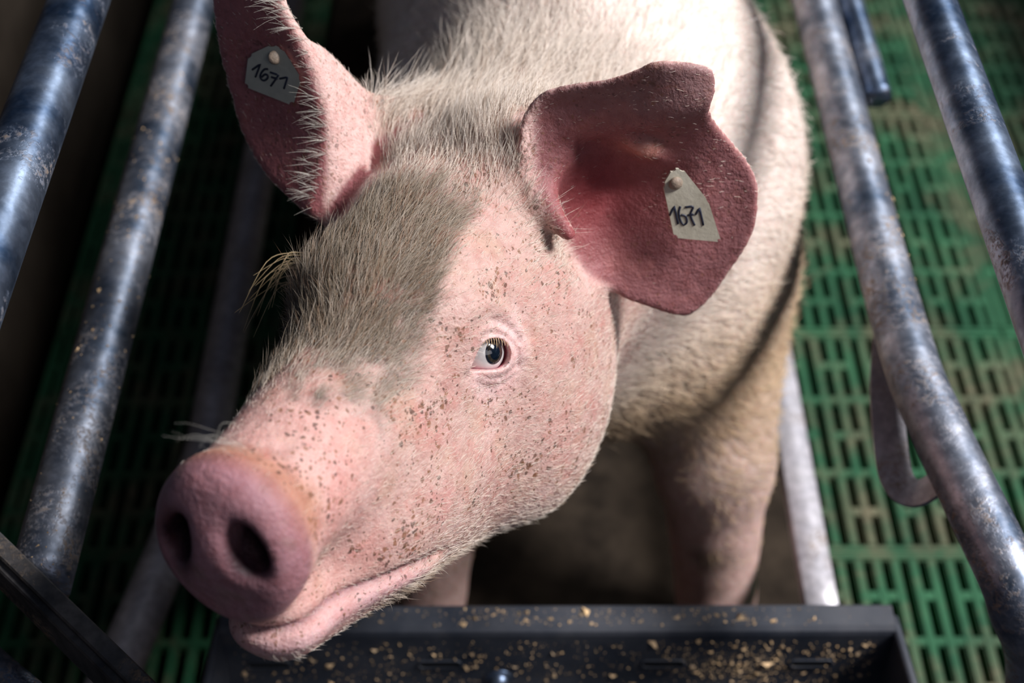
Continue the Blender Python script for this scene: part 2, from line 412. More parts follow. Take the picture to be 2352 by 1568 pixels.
# bolt
bv = []
zb = 0.240
for r_, h_ in ((0.0001, 0.0085), (0.004, 0.0082), (0.0066, 0.0062), (0.0078, 0.003), (0.0080, 0.0), (0.0118, -0.0002), (0.0118, -0.0012)):
    bv.append((r_, h_))
V = []; Fq = []
for r_, h_ in bv:
    for a in np.linspace(0, 2 * np.pi, 20, endpoint=False):
        V.append((-0.009 + r_ * np.cos(a), wall_y(zb) - 0.001 - h_, zb + r_ * np.sin(a)))
for i in range(len(bv) - 1):
    for j in range(20): Fq.append((i * 20 + j, i * 20 + (j + 1) % 20, (i + 1) * 20 + (j + 1) % 20, (i + 1) * 20 + j))
link('bolt', mesh_np('bolt', V, Fq), M_RAIL_BLUE, trough)

# ------------------------------------------------------------------ the pig: one continuous implicit surface
EN = px(1125, 815, .86); EF = px(742, 716, .935); SN = px(432, 1270, .70)
HO = (EN + EF) / 2
HA = SN - HO; HA /= np.linalg.norm(HA)                    # forward, to the snout
HL = EN - EF; HL -= HA * (HL @ HA); HL /= np.linalg.norm(HL)  # to the pig's left, the near eye
HN = np.cross(HA, HL); HN = HN if HN[2] > 0 else -HN
HM = np.stack([HL, HA, HN], 1)
def h2w(l, a, n): return HO + l * HL + a * HA + n * HN
def w2h(P): return (P - HO) @ HM

def smin(a, b, k):
    h = np.clip(0.5 + 0.5 * (b - a) / k, 0, 1)
    return b * (1 - h) + a * h - k * h * (1 - h)
def smax(a, b, k): return -smin(-a, -b, k)
def ell(p, c, r):
    q = p - np.asarray(c); r = np.asarray(r)
    k0 = np.sqrt(((q / r) ** 2).sum(1)); k1 = np.sqrt(((q / r ** 2) ** 2).sum(1)) + 1e-9
    return k0 * (k0 - 1) / k1
def cone(p, a, b, r1, r2, sc=None):
    a = np.asarray(a, float); b = np.asarray(b, float)
    if sc is not None: p = p / sc; a = a / sc; b = b / sc
    d = b - a; t = np.clip(((p - a) @ d) / (d @ d), 0, 1)
    return (np.linalg.norm(p - a - t[:, None] * d, axis=1) - (r1 + (r2 - r1) * t)) * (1 if sc is None else 0.95 * np.min(sc))
def poly2(q, V):
    """signed distance to a closed 2-D polygon"""
    d = np.full(len(q), 1e9); s = np.ones(len(q))
    n = len(V)
    for i in range(n):
        a = V[i]; b = V[i - 1]
        e = b - a; w = q - a
        t = np.clip((w @ e) / (e @ e), 0, 1)
        bb = w - t[:, None] * e
        d = np.minimum(d, (bb ** 2).sum(1))
        c1 = q[:, 1] >= a[1]; c2 = q[:, 1] < b[1]; c3 = e[0] * w[:, 1] > e[1] * w[:, 0]
        s = np.where((c1 & c2 & c3) | (~c1 & ~c2 & ~c3), -s, s)
    return s * np.sqrt(d)
def line2(q, V):
    """distance to an open 2-D polyline"""
    d = np.full(len(q), 1e9)
    for i in range(len(V) - 1):
        a, b = V[i], V[i + 1]; e = b - a; w = q - a
        t = np.clip((w @ e) / (e @ e), 0, 1)
        d = np.minimum(d, ((w - t[:, None] * e) ** 2).sum(1))
    return np.sqrt(d)

class Frame:
    """plane through three photo points with depths; local (u, v, w), w towards the viewer"""
    def __init__(s, p0, p1, p2):
        s.o = px(*p0); a = px(*p1) - s.o; b = px(*p2) - s.o
        s.u = a / np.linalg.norm(a); b = b - s.u * (b @ s.u); s.v = b / np.linalg.norm(b); s.w = np.cross(s.u, s.v)
        if s.w @ (CC - s.o) < 0: s.w = -s.w
        s.M = np.stack([s.u, s.v, s.w], 1)
    def loc(s, P): return (P - s.o) @ s.M
    def hit(s, u, v):
        """photo pixel onto the plane -> (u, v)"""
        d = CF + (u - 1176) / FPX * CR - (v - 784) / FPX * CU
        t = ((s.o - CC) @ s.w) / (d @ s.w)
        return s.loc(CC + t * d)[:2]
    def poly(s, pts, n=4, closed=True): return catmull(np.array([s.hit(*p) for p in pts]), n, closed)
    def world(s, q, w=0.0): return s.o + q[0] * s.u + q[1] * s.v + w * s.w

# near ear: sheet cupped towards the viewer
NE = Frame((1480, 450, .905), (1755, 440, .925), (1560, 140, .856))
NE_OUT = NE.poly([(1212, 345), (1262, 262), (1330, 225), (1400, 200), (1455, 165), (1500, 132), (1560, 127), (1625, 140), (1636, 180), (1630, 235), (1650, 280),
                  (1690, 330), (1735, 385), (1757, 440), (1752, 520), (1722, 590), (1690, 640), (1650, 700), (1600, 742), (1560, 746), (1500, 728), (1440, 708), (1400, 672), (1350, 640), (1290, 540), (1230, 450)], 3)
def _g2(q, c, sx, sy, rot=0):
    d = q - c; cr, sr = math.cos(rot), math.sin(rot)
    x = d[:, 0] * cr + d[:, 1] * sr; y = -d[:, 0] * sr + d[:, 1] * cr
    return np.exp(-0.5 * ((x / sx) ** 2 + (y / sy) ** 2))
NEc = {k: np.array(NE.hit(*v)) for k, v in dict(cup=(1400, 500), cup2=(1500, 430), tip=(1570, 150), lobe=(1570, 700), rim=(1700, 480), ridge=(1497, 365), fold=(1450, 290), helix=(1245, 380), hole=(1330, 480), back=(1262, 290)).items()}
def ne_height(q):
    g = -0.030 * _g2(q, NEc['cup'], .034, .045) - 0.012 * _g2(q, NEc['cup2'], .05, .04)
    g += 0.010 * _g2(q, NEc['fold'], .05, .010, 0.45) - 0.006 * _g2(q, NEc['helix'], .014, .034)
    g -= 0.020 * _g2(q, NEc['back'], .034, .034)
    g += 0.010 * _g2(q, NEc['tip'], .03, .03) - 0.010 * _g2(q, NEc['lobe'], .03, .03) - 0.008 * _g2(q, NEc['rim'], .02, .05)
    g += 0.0110 * _g2(q, NEc['ridge'], .011, .0046, -0.55)
    return g
def ear_sheet(p, fr, out, hgt, th, thr):
    w = fr.loc(p); q = w[:, :2]
    e = 0.0015
    g = hgt(q); gx = (hgt(q + [e, 0]) - g) / e; gy = (hgt(q + [0, e]) - g) / e
    po = poly2(q, out)
    t = thr + (th - thr) * np.clip(-po / 0.03, 0, 1)
    dz = np.abs(w[:, 2] - g) / np.sqrt(1 + gx ** 2 + gy ** 2) - t
    return smax(dz, po + 0.001, 0.004)

# far ear: ridge (curled margin) with a dark inner face on its left and the lit back on its right
FE = Frame((640, 250, .922), (800, 250, .937), (600, 60, .904))
FE_OUT = FE.poly([(500, -30), (509, 60), (534, 170), (557, 250), (579, 330), (618, 411), (662, 460), (714, 494), (790, 480), (900, 430), (1000, 360), (1010, 290), (950, 245), (885, 222), (845, 196), (800, 150), (752, 108), (715, 88), (690, 55), (665, 10), (655, -40), (606, -130), (552, -150), (514, -100)], 3)
FE_RIDGE = FE.poly([(600, -160), (632, -40), (650, 20), (690, 90), (728, 190), (752, 290), (745, 380), (728, 450), (715, 500)], 3, False)
def fe_height(q):
    # signed distance from the curled margin: right side positive
    d2 = np.full(len(q), 1e9); sg = np.ones(len(q))
    for i in range(len(FE_RIDGE) - 1):
        a, b = FE_RIDGE[i], FE_RIDGE[i + 1]; e = b - a; w = q - a
        t = np.clip((w @ e) / (e @ e), 0, 1); dd = ((w - t[:, None] * e) ** 2).sum(1)
        cr = e[0] * w[:, 1] - e[1] * w[:, 0]
        m = dd < d2; d2 = np.where(m, dd, d2); sg = np.where(m, np.sign(cr), sg)
    s = np.sqrt(d2) * sg
    # FE_RIDGE runs downward in the photo, v is upward: right of it is cr > 0
    r = np.maximum(s, 0); l = np.maximum(-s, 0)
    g = -0.85 * (np.sqrt(r ** 2 + .004 ** 2) - .004) + .45 * np.maximum(r - .03, 0)
    g += -1.35 * (np.sqrt(l ** 2 + .003 ** 2) - .003) + 4.5 * np.minimum(l, .06) ** 2
    return g

# near eye frame
EYE_AX = np.array([.42, -.10, -.90]); EYE_AX /= np.linalg.norm(EYE_AX)     # right, up, forward(view) components
EYE_W = EYE_AX[0] * CR + EYE_AX[1] * CU + EYE_AX[2] * CF
ER = 0.0145
E0 = px(1126, 812, .858)
EC = E0 - EYE_W * ER * 0.98
class EyeF(Frame):
    def __init__(s):
        s.o = E0; s.w = EYE_W; u = CR - s.w * (CR @ s.w); s.u = u / np.linalg.norm(u); s.v = np.cross(s.w, s.u)
        s.M = np.stack([s.u, s.v, s.w], 1)
EY = EyeF()
EY_OPEN = EY.poly([(1068, 847), (1080, 812), (1097, 784), (1122, 775), (1150, 779), (1169, 796), (1176, 820), (1166, 841), (1137, 848), (1100, 849)], 4)
EY_G = [  # polylines in the photo, kind: depth (+ ridge, - groove), width
    (EY.poly([(1094, 768), (1120, 762), (1150, 769), (1180, 786), (1198, 808), (1206, 845)], 4, False), -0.0024, 0.0022),
    (EY.poly([(1118, 733), (1150, 745), (1180, 762), (1207, 786)], 4, False), -0.0030, 0.0026),
    (EY.poly([(1090, 752), (1125, 748), (1160, 757), (1190, 777)], 4, False), 0.0016, 0.0030),
    (EY.poly([(1030, 745), (1060, 708), (1105, 694), (1150, 706), (1190, 736), (1216, 780), (1222, 820)], 4, False), 0.0042, 0.0056),
    (EY.poly([(1140, 678), (1180, 697), (1215, 728), (1240, 775)], 4, False), -0.0026, 0.0040),
    (EY.poly([(1085, 858), (1120, 870), (1160, 868), (1192, 850)], 4, False), -0.0010, 0.0018),
    (EY.poly([(1090, 878), (1128, 889), (1168, 886), (1202, 866)], 4, False), -0.0010, 0.0020),
    (EY.poly([(1100, 868), (1130, 879), (1165, 877), (1195, 860)], 4, False), 0.0009, 0.0020),
    (EY.poly([(1080, 848), (1066, 858), (1048, 868)], 4, False), -0.0016, 0.0020),
    (EY.poly([(1150, 845), (1180, 838), (1192, 822)], 4, False), 0.0012, 0.0035),
    (EY.poly([(1060, 830), (1066, 800), (1085, 775)], 4, False), 0.0022, 0.0040),
    (EY.poly([(1225, 840), (1222, 890), (1222, 930)], 4, False), -0.0012, 0.0035),
]
MZ = (-0.052, 0.19)                                       # mouth slit n at the tip
def mouth_n(a):                                           # height of the mouth line along the head axis
    return -0.078 - 0.20 * np.clip(0.17 - a, 0, 1) * 1.0 - 0.6 * np.clip(0.125 - a, 0, 1) ** 1.5

FEET = {}
def sdf_body(P):
    p = P
    d = ell(p, (.066, .995, .455), (.184, .225, .228))                     # chest and shoulders
    d = smin(d, ell(p, (.055, 1.42, .458), (.195, .62, .242)), .06)         # trunk
    d = smin(d, ell(p, (.055, 1.85, .48), (.190, .30, .225)), .06)         # hams
    d = smin(d, ell(p, (.148, .955, .42), (.085, .16, .17)), .04)          # near shoulder
    d = smin(d, ell(p, (-.055, .955, .42), (.08, .16, .17)), .04)
    d = smin(d, cone(p, h2w(-.006, -.14, -.022), (.088, .98, .49), .094, .160), .05)   # neck
    d = smin(d, cone(p, h2w(0.0, -.13, .02), (.085, 1.08, .60), .070, .075), .06)  # crest
    d = smin(d, cone(p, h2w(-0.01, -.10, -.085), (.07, .92, .40), .060, .13), .05)  # throat
    for sx in (1, -1):                                                     # front legs
        x = .062 + sx * .135
        d = smin(d, cone(p, (x - sx * .022, .935, .38), (x - sx * .002, .845, .235), .085, .056), .045)
        d = smin(d, cone(p, (x - sx * .002, .845, .235), (x + sx * .012, .805, .075), .052, .040), .02)
        d = smin(d, cone(p, (x + sx * .012, .805, .075), (x + sx * .014, .780, .03), .036, .034), .015)
        d = smin(d, ell(p, (x + sx * .014 - .016, .765, .020), (.017, .034, .024)), .006)
        d = smin(d, ell(p, (x + sx * .014 + .016, .765, .020), (.017, .034, .024)), .006)
        xh = .055 + sx * .12                                               # hind legs
        d = smin(d, cone(p, (xh, 1.90, .42), (xh + sx * .01, 2.02, .22), .11, .055), .05)
        d = smin(d, cone(p, (xh + sx * .01, 2.02, .22), (xh + sx * .01, 1.94, .05), .048, .036), .03)
        d = smin(d, ell(p, (xh + sx * .01, 1.915, .022), (.034, .045, .024)), .01)
    return smax(d, -p[:, 2], .004)

def sdf_head(h):
    """h: head coordinates (l, a, n)"""
    h = h.copy(); h[:, 0] = np.where(h[:, 0] < 0, h[:, 0] * (1 + .13 * np.clip((.19 - h[:, 1]) / .03, 0, 1)), h[:, 0])
    m = h.copy(); m[:, 0] = np.abs(m[:, 0])
    d = ell(h, (0, -.085, .005), (.086, .10, .088))                        # cranium
    d = smin(d, ell(h, (.004, -.008, .018), (.060, .085, .060)), .03)         # forehead
    d = smin(d, cone(h, (0, .0, -.008), (0, .195, -.014), .062, .0405, np.array([1.0, 1, .97])), .03)   # snout
    d = smin(d, ell(m, (.050, -.085, -.072), (.050, .095, .094)), .035)    # cheeks
    d = smin(d, cone(h, (0.004, -.06, -.112), (0.000, .178, -.084), .066, .028), .03)
    d = smin(d, ell(m, (.026, .05, -.065), (.038, .09, .045)), .03)   # lower jaw
    d = smin(d, ell(m, (.042, .005, .030), (.024, .036, .026)), .022)      # brows
    # snout disc: elliptic plate with a rolled rim
    q = h - np.array([0, .207, -.016])
    rr = np.sqrt((q[:, 0] / .0395) ** 2 + (q[:, 2] / .0475) ** 2)
    dd = np.stack([(rr - 1) * .046 + .012, np.abs(q[:, 1] + .10 * np.abs(q[:, 2]) * 0) - .014 + .012], 1)
    disc = np.linalg.norm(np.maximum(dd, 0), axis=1) + np.minimum(dd.max(1), 0) - .012
    d = smin(d, disc, .016)
    # mouth slit
    mn = mouth_n(h[:, 1])
    g = np.exp(-((h[:, 2] - mn) / .0028) ** 2) * np.clip((h[:, 1] - .075) / .012, 0, 1)
    d = d + .0050 * g
    lip = np.exp(-((h[:, 2] - mn + .011) / .007) ** 2) * np.clip((h[:, 1] - .07) / .03, 0, 1)
    d = d - .0025 * lip
    # nostrils
    nz = m - np.array([.0210, .222, -.0085])
    c, s = math.cos(.35), math.sin(.35)
    nx = nz[:, 0] * c + nz[:, 2] * s; nn = -nz[:, 0] * s + nz[:, 2] * c
    nost = (np.sqrt((nx / .0078) ** 2 + (nn / .0135) ** 2 + (nz[:, 1] / .034) ** 2) - 1) * .009
    d = smax(d, -nost, .007)
    # dish of the disc and the groove behind its rim
    face = np.clip((h[:, 1] - .212) / .006, 0, 1)
    d = d + face * .0030 * np.exp(-(rr / .62) ** 2)
    return d

VAL0 = px(900, 290, .972); VAL1 = px(800, 430, .945)
EARB = px(1218, 372, .938)
def pig_sdf(P):
    d = sdf_body(P)
    h = w2h(P)
    near = (h ** 2).sum(1) < .40 ** 2
    if near.any():
        hp = h[near]; Pn = P[near]
        dh = smin(d[near], sdf_head(hp), .020)
        # concha of the near ear hollowed out of the skull
        cl = NE.loc(Pn)
        cq = np.stack([cl[:, 0] - NEc['cup'][0], cl[:, 1] - NEc['cup'][1], cl[:, 2] + .004], 1)
        conch = (np.sqrt((cq[:, 0] / .036) ** 2 + (cq[:, 1] / .048) ** 2 + (cq[:, 2] / .030) ** 2) - 1) * .030
        dh = smin(dh, ell(Pn, EARB, (.046, .044, .042)), .03)
        dh = smax(dh, -conch, .008)
        dh = smin(dh, cone(Pn, px(1245, 455, .899), px(1305, 535, .893), .0050, .0045), .016)
        m1 = np.linalg.norm(Pn - NE.o, axis=1) < .17
        if m1.any():
            e = ear_sheet(Pn[m1], NE, NE_OUT, ne_height, .0045, .0028); dh[m1] = smin(dh[m1], e, .010)
        m2 = np.linalg.norm(Pn - FE.world((0, .03)), axis=1) < .19
        if m2.any():
            e = ear_sheet(Pn[m2], FE, FE_OUT, fe_height, .0045, .0028); dh[m2] = smin(dh[m2], e, .040)
        r = np.linalg.norm(Pn - EC, axis=1)
        m3 = r < .06
        if m3.any():
            q = EY.loc(Pn[m3]); q2 = q[:, :2]; dd = dh[m3]
            lid = r[m3] - (ER + .0028)
            dd = smin(dd, lid, .012)
            fade = np.exp(-(q[:, 2] / .03) ** 4)
            for V, amp, wd in EY_G:
                dd = dd - .42 * amp * fade * np.exp(-(line2(q2, V) / wd) ** 2)
            op = poly2(q2, EY_OPEN)
            op = np.where(q[:, 2] > -.012, op, .02)
            dd = smax(dd, -op, .0016)
            dd = smax(dd, -(r[m3] - ER - .0002), .0006)
            dh[m3] = dd
        # far eye: closed bulge, hidden beyond the bridge of the face
        fe = np.linalg.norm(Pn - h2w(-.046, .000, .004), axis=1) - .0155
        dh = smin(dh, fe, .014)
        d[near] = dh
    return d

def axis(a, b, fine, lo, hi, coarse, grow=1.12):
    xs = list(np.arange(lo, hi + 1e-9, fine))
    s = fine; x = xs[-1]
    while x < b: s = min(s * grow, coarse); x += s; xs.append(x)
    s = fine; x = xs[0]; pre = []
    while x > a: s = min(s * grow, coarse); x -= s; pre.append(x)
    return np.array(pre[::-1] + xs)
FINE = 0.0031
gx = axis(-.27, .30, FINE, -.25, .18, .012); gy = axis(.36, 2.30, FINE, .385, .80, .03); gz = axis(-.03, .88, FINE, .50, .82, .014)
def to4(a):                                        # pad to a multiple of 4 nodes + 1
    while (len(a) - 1) % 4: a = np.append(a, a[-1] + (a[-1] - a[-2]))
    return a
gx, gy, gz = to4(gx), to4(gy), to4(gz)
def grid_pts(ix, iy, iz): return np.stack([gx[ix], gy[iy], gz[iz]], 1)
cx, cy_, cz = np.meshgrid(np.arange(0, len(gx), 4), np.arange(0, len(gy), 4), np.arange(0, len(gz), 4), indexing='ij')
cv = pig_sdf(grid_pts(cx.ravel(), cy_.ravel(), cz.ravel())).reshape(cx.shape)
ix = np.minimum((np.arange(len(gx)) + 2) // 4, cx.shape[0] - 1); iy = np.minimum((np.arange(len(gy)) + 2) // 4, cx.shape[1] - 1); iz = np.minimum((np.arange(len(gz)) + 2) // 4, cx.shape[2] - 1)
val = cv[np.ix_(ix, iy, iz)].astype(np.float32)
sx_, sy_, sz_ = np.gradient(gx), np.gradient(gy), np.gradient(gz)
thr = 3.0 * np.sqrt(sx_[:, None, None] ** 2 + sy_[None, :, None] ** 2 + sz_[None, None, :] ** 2) + .006
band = np.nonzero(np.abs(val) < thr)
val[band] = pig_sdf(grid_pts(*band))
print('grid', val.shape, 'band', len(band[0]))

def surface_nets(v, gx, gy, gz):
    s = v < 0
    nx, ny, nz = v.shape
    cnt = np.zeros((nx - 1, ny - 1, nz - 1), np.int8)
    for i in (0, 1):
        for j in (0, 1):
            for k in (0, 1): cnt += s[i:nx - 1 + i, j:ny - 1 + j, k:nz - 1 + k]
    act = np.nonzero((cnt > 0) & (cnt < 8))
    idx = -np.ones(cnt.shape, np.int32); idx[act] = np.arange(len(act[0]))
    I, J, K = act; acc = np.zeros((len(I), 3)); num = np.zeros(len(I))
    cor = [(0, 0, 0), (1, 0, 0), (0, 1, 0), (1, 1, 0), (0, 0, 1), (1, 0, 1), (0, 1, 1), (1, 1, 1)]
    for a in range(8):
        for b in range(a + 1, 8):
            if sum(x != y for x, y in zip(cor[a], cor[b])) != 1: continue
            va = v[I + cor[a][0], J + cor[a][1], K + cor[a][2]]; vb = v[I + cor[b][0], J + cor[b][1], K + cor[b][2]]
            m = (va < 0) != (vb < 0)
            t = np.where(m, va / np.where(m, va - vb, 1), 0)
            pa = np.stack([gx[I + cor[a][0]], gy[J + cor[a][1]], gz[K + cor[a][2]]], 1); pb = np.stack([gx[I + cor[b][0]], gy[J + cor[b][1]], gz[K + cor[b][2]]], 1)
            acc += np.where(m[:, None], pa + t[:, None] * (pb - pa), 0); num += m
    V = acc / num[:, None]
    Q = []
    for ax in range(3):
        sl0 = [slice(1, -1)] * 3; sl1 = [slice(1, -1)] * 3
        sl0[ax] = slice(0, -1); sl1[ax] = slice(1, None)
        a = s[tuple(sl0)]; b = s[tuple(sl1)]
        c = np.nonzero(a != b)
        off = [1, 1, 1]; off[ax] = 0
        c = [c[k] + off[k] for k in range(3)]
        fl = s[c[0], c[1], c[2]]
        u, w = [(1, 2), (2, 0), (0, 1)][ax]
        def cell(du, dw):
            q = [c[0].copy(), c[1].copy(), c[2].copy()]; q[u] -= du; q[w] -= dw
            return idx[q[0], q[1], q[2]]
        q = np.stack([cell(1, 1), cell(0, 1), cell(0, 0), cell(1, 0)], 1)
        q[~fl] = q[~fl][:, ::-1]
        Q.append(q)
    Q = np.concatenate(Q); Q = Q[(Q >= 0).all(1)]
    return V, Q
PV, PQ = surface_nets(val, gx, gy, gz)
def project(V, it=2, maxstep=.004):
    for _ in range(it):
        e = 4e-4
        d = pig_sdf(V)
        G = np.stack([pig_sdf(V + np.eye(3)[k] * e) - d for k in range(3)], 1) / e
        n2 = (G ** 2).sum(1)
        st = -(d / np.maximum(n2, .25))[:, None] * G
        ln = np.linalg.norm(st, axis=1)
        st *= np.minimum(1, maxstep / np.maximum(ln, 1e-9))[:, None]
        V = V + .9 * st
    return V
PV = project(PV, 2)
print('pig verts', len(PV), 'quads', len(PQ))
bm = bmesh.new()
me0 = mesh_np('tmp', PV, PQ); bm.from_mesh(me0); bpy.data.meshes.remove(me0)
bm.verts.ensure_lookup_table()
def subdiv(bm, mask_fn):
    co = np.array([v.co[:] for v in bm.verts]); m = mask_fn(co)
    bm.verts.ensure_lookup_table(); bm.verts.index_update()
    es = [e for e in bm.edges if m[e.verts[0].index] and m[e.verts[1].index]]
    bmesh.ops.subdivide_edges(bm, edges=es, cuts=1, use_grid_fill=True)
    co = np.array([v.co[:] for v in bm.verts]); m = mask_fn(co)
    ii = np.nonzero(m)[0]
    co[ii] = project(co[ii], 1, .002)
    bm.verts.ensure_lookup_table()
    for i in ii: bm.verts[i].co = co[i]
subdiv(bm, lambda c: np.linalg.norm(c - EC, axis=1) < .042)
subdiv(bm, lambda c: np.linalg.norm(c - EC, axis=1) < .034)
bmesh.ops.smooth_vert(bm, verts=bm.verts[:], factor=.25, use_axis_x=True, use_axis_y=True, use_axis_z=True)
PIGME = bpy.data.meshes.new('body'); bm.to_mesh(PIGME); bm.free()
PIGME.polygons.foreach_set('use_smooth', np.ones(len(PIGME.polygons), bool))
PIGME.update()
nv = len(PIGME.vertices)
co = np.zeros(nv * 3, np.float32); PIGME.vertices.foreach_get('co', co); co = co.reshape(-1, 3).astype(float)
no = np.zeros(nv * 3, np.float32); PIGME.vertices.foreach_get('normal', no); no = no.reshape(-1, 3).astype(float)
print('pig final verts', nv)

# ------------------------------------------------------------------ skin colours (pigment, dirt, coat and some painted light and shade, by place on the animal)
def vnoise(P, freq, seed=0, octv=3):
    r = np.random.default_rng(seed); out = np.zeros(len(P)); amp = 1.0; tot = 0
    for o_ in range(octv):
        acc = np.zeros(len(P))
        for k in range(6):
            w = r.normal(size=3); w /= np.linalg.norm(w)
            acc += np.sin(P @ w * freq * r.uniform(.7, 1.4) * 2 * np.pi + r.uniform(0, 6.28))
        out += amp * acc / 6; tot += amp; amp *= .55; freq *= 2.1
    return out / tot * 1.8                                     # about -1 .. 1
def sstep(x, a, b):
    t = np.clip((x - a) / (b - a), 0, 1); return t * t * (3 - 2 * t)
def blob(P, c, r): return np.exp(-(((P - np.asarray(c)) / np.asarray(r)) ** 2).sum(1))

def skin_masks(P, Nn):
    h = w2h(P); M = {}
    l, a, n = h[:, 0], h[:, 1], h[:, 2]
    n1 = vnoise(P, 18, 1); n2 = vnoise(P, 60, 2)
    nearhead = sstep((h ** 2).sum(1) ** .5, .34, .22)
    # dirty patch over forehead and bridge of the face
    q = np.stack([l + .006, a - .041, n - .06], 1)
    M['dirt'] = np.clip(1.35 * np.exp(-((q[:, 0] / .060) ** 2 + (q[:, 1] / .076) ** 2)) + .34 * n1 + .22 * n2, 0, 1) * sstep(n, -.025, .012) * sstep(l, .060, .040) * sstep(np.linalg.norm(P - EC, axis=1), .030, .046) * nearhead
    M['dirt'] = sstep(M['dirt'], .12, .72)
    M['disc'] = sstep(a, .197, .206) * sstep(n, -.072, -.062)
    M['poll'] = sstep(a, -.03, -.09) * sstep(n, .0, .05) * nearhead
    wn = NE.loc(P); po = poly2(wn[:, :2], NE_OUT); inn = (po < .006) & (wn[:, 2] > -.05) & (wn[:, 2] < .04) & (np.linalg.norm(P - NE.o, axis=1) < .16)
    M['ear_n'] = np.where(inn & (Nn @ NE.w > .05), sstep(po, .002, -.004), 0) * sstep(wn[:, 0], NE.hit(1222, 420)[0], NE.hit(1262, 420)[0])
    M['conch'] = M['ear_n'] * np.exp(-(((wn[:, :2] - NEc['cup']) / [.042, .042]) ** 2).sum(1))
    wf = FE.loc(P); pf = poly2(wf[:, :2], FE_OUT); inf = (pf < .006) & (wf[:, 2] > -.08) & (wf[:, 2] < .04) & (np.linalg.norm(P - FE.world((0, .03)), axis=1) < .18)
    leftn = -(Nn @ FE.u)
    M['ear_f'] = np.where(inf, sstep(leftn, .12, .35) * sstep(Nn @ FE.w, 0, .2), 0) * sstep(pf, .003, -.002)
    M['ear_any'] = np.where(inn | inf, sstep(np.minimum(po, pf), .0045, -.001), 0)
    far_r = fe_side(wf[:, :2])
    M['ear_any'] *= np.where(inf & ~inn, sstep(far_r, .042, .030), 1)
    re = np.linalg.norm(P - EC, axis=1)
    M['lid'] = sstep(re, .040, .022); M['wet'] = sstep(re, ER + .0022, ER + .0009)
    M['body'] = 1 - sstep((h ** 2).sum(1) ** .5, .30, .19)
    M['low'] = sstep(P[:, 2], .36, .20)
    return M, h, n1, n2

def fe_side(q):
    d2 = np.full(len(q), 1e9); sg = np.ones(len(q))
    for i in range(len(FE_RIDGE) - 1):
        a, b = FE_RIDGE[i], FE_RIDGE[i + 1]; e = b - a; w = q - a
        t = np.clip((w @ e) / (e @ e), 0, 1); dd = ((w - t[:, None] * e) ** 2).sum(1); m = dd < d2
        d2 = np.where(m, dd, d2); sg = np.where(m, np.sign(e[0] * w[:, 1] - e[1] * w[:, 0]), sg)
    return np.sqrt(d2) * sg

def lerp(A, B, m): return A + (np.asarray(B) - A) * m[:, None]
MK, HC, n1, n2 = skin_masks(co, no)
colr = np.tile(np.array([.56, .365, .325]), (nv, 1))
colr = lerp(colr, (.66, .46, .425), sstep(n1, .1, .9) * .6)
colr = lerp(colr, (.56, .25, .235), sstep(n1, -.2, -.9) * .45)
colr = lerp(colr, (.84, .74, .68), MK['body'] * .9)
colr = lerp(colr, (.58, .39, .23), MK['body'] * sstep(co[:, 2], .56, .36) * .75 * (1 - MK['low']))
colr = lerp(colr, (.66, .43, .39), MK['low'] * .85)
colr = lerp(colr, (.16, .12, .085), MK['low'] * sstep(vnoise(co, 9, 9), .15, .8) * .75)
colr = lerp(colr, (.44, .31, .25), MK['poll'] * .7)
colr = lerp(colr, (.70, .38, .35), sstep(HC[:, 1], .10, .17) * .5 * (1 - MK['disc']))
colr = lerp(colr, (.085, .064, .045), MK['dirt'] * .95)
colr = lerp(colr, (.50, .34, .22), sstep(vnoise(co, 30, 33), .0, .9) * .30 * (1 - MK['body']) * (1 - MK['lid']) * (1 - MK['ear_any']))
# muzzle: dusty orange-brown rim over the disc, mauve disc
rim = sstep(HC[:, 1], .178, .194) * sstep(HC[:, 1], .214, .204) * sstep(HC[:, 2] + .5 * HC[:, 0] + .006 * n2, -.005, .022)
colr = lerp(colr, (.38, .16, .085), rim * .5)
colr = lerp(colr, (.35, .165, .20), MK['disc'] * .92)
colr = lerp(colr, (.36, .15, .085), rim * .45)
colr = lerp(colr, (.30, .19, .17), MK['disc'] * sstep(n2 + .6 * n1, .1, 1.0) * .6)
mo = np.array([.0210, .222, -.0085]); hm_ = np.stack([np.abs(HC[:, 0]), HC[:, 1], HC[:, 2]], 1)
colr = lerp(colr, (.03, .010, .018), np.clip(2.3 * np.exp(-(((hm_ - mo) / [.0098, .034, .0150]) ** 2).sum(1)), 0, 1) * sstep(HC[:, 1], .18, .2) * .97)  # nostril hollows coloured near black to stand in for their shade
# ears
colr = lerp(colr, (.74, .50, .47), MK['ear_any'] * .8)
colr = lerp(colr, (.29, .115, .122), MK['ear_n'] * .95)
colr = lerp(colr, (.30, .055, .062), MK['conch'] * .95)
fold = MK['ear_n'] * sstep(NE.loc(co)[:, 1], NE.hit(1500, 330)[1], NE.hit(1500, 200)[1])  # shade on the upper part of the ear, put into its colour
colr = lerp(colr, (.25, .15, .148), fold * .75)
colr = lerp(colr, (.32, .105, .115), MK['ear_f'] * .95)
ridge_glow = np.exp(-(((NE.loc(co)[:, :2] - NEc['ridge']) / [.012, .008]) ** 2).sum(1)) * MK['ear_n']
colr = lerp(colr, (.78, .38, .30), ridge_glow * .8)  # light catching the ear ridge, painted in as orange
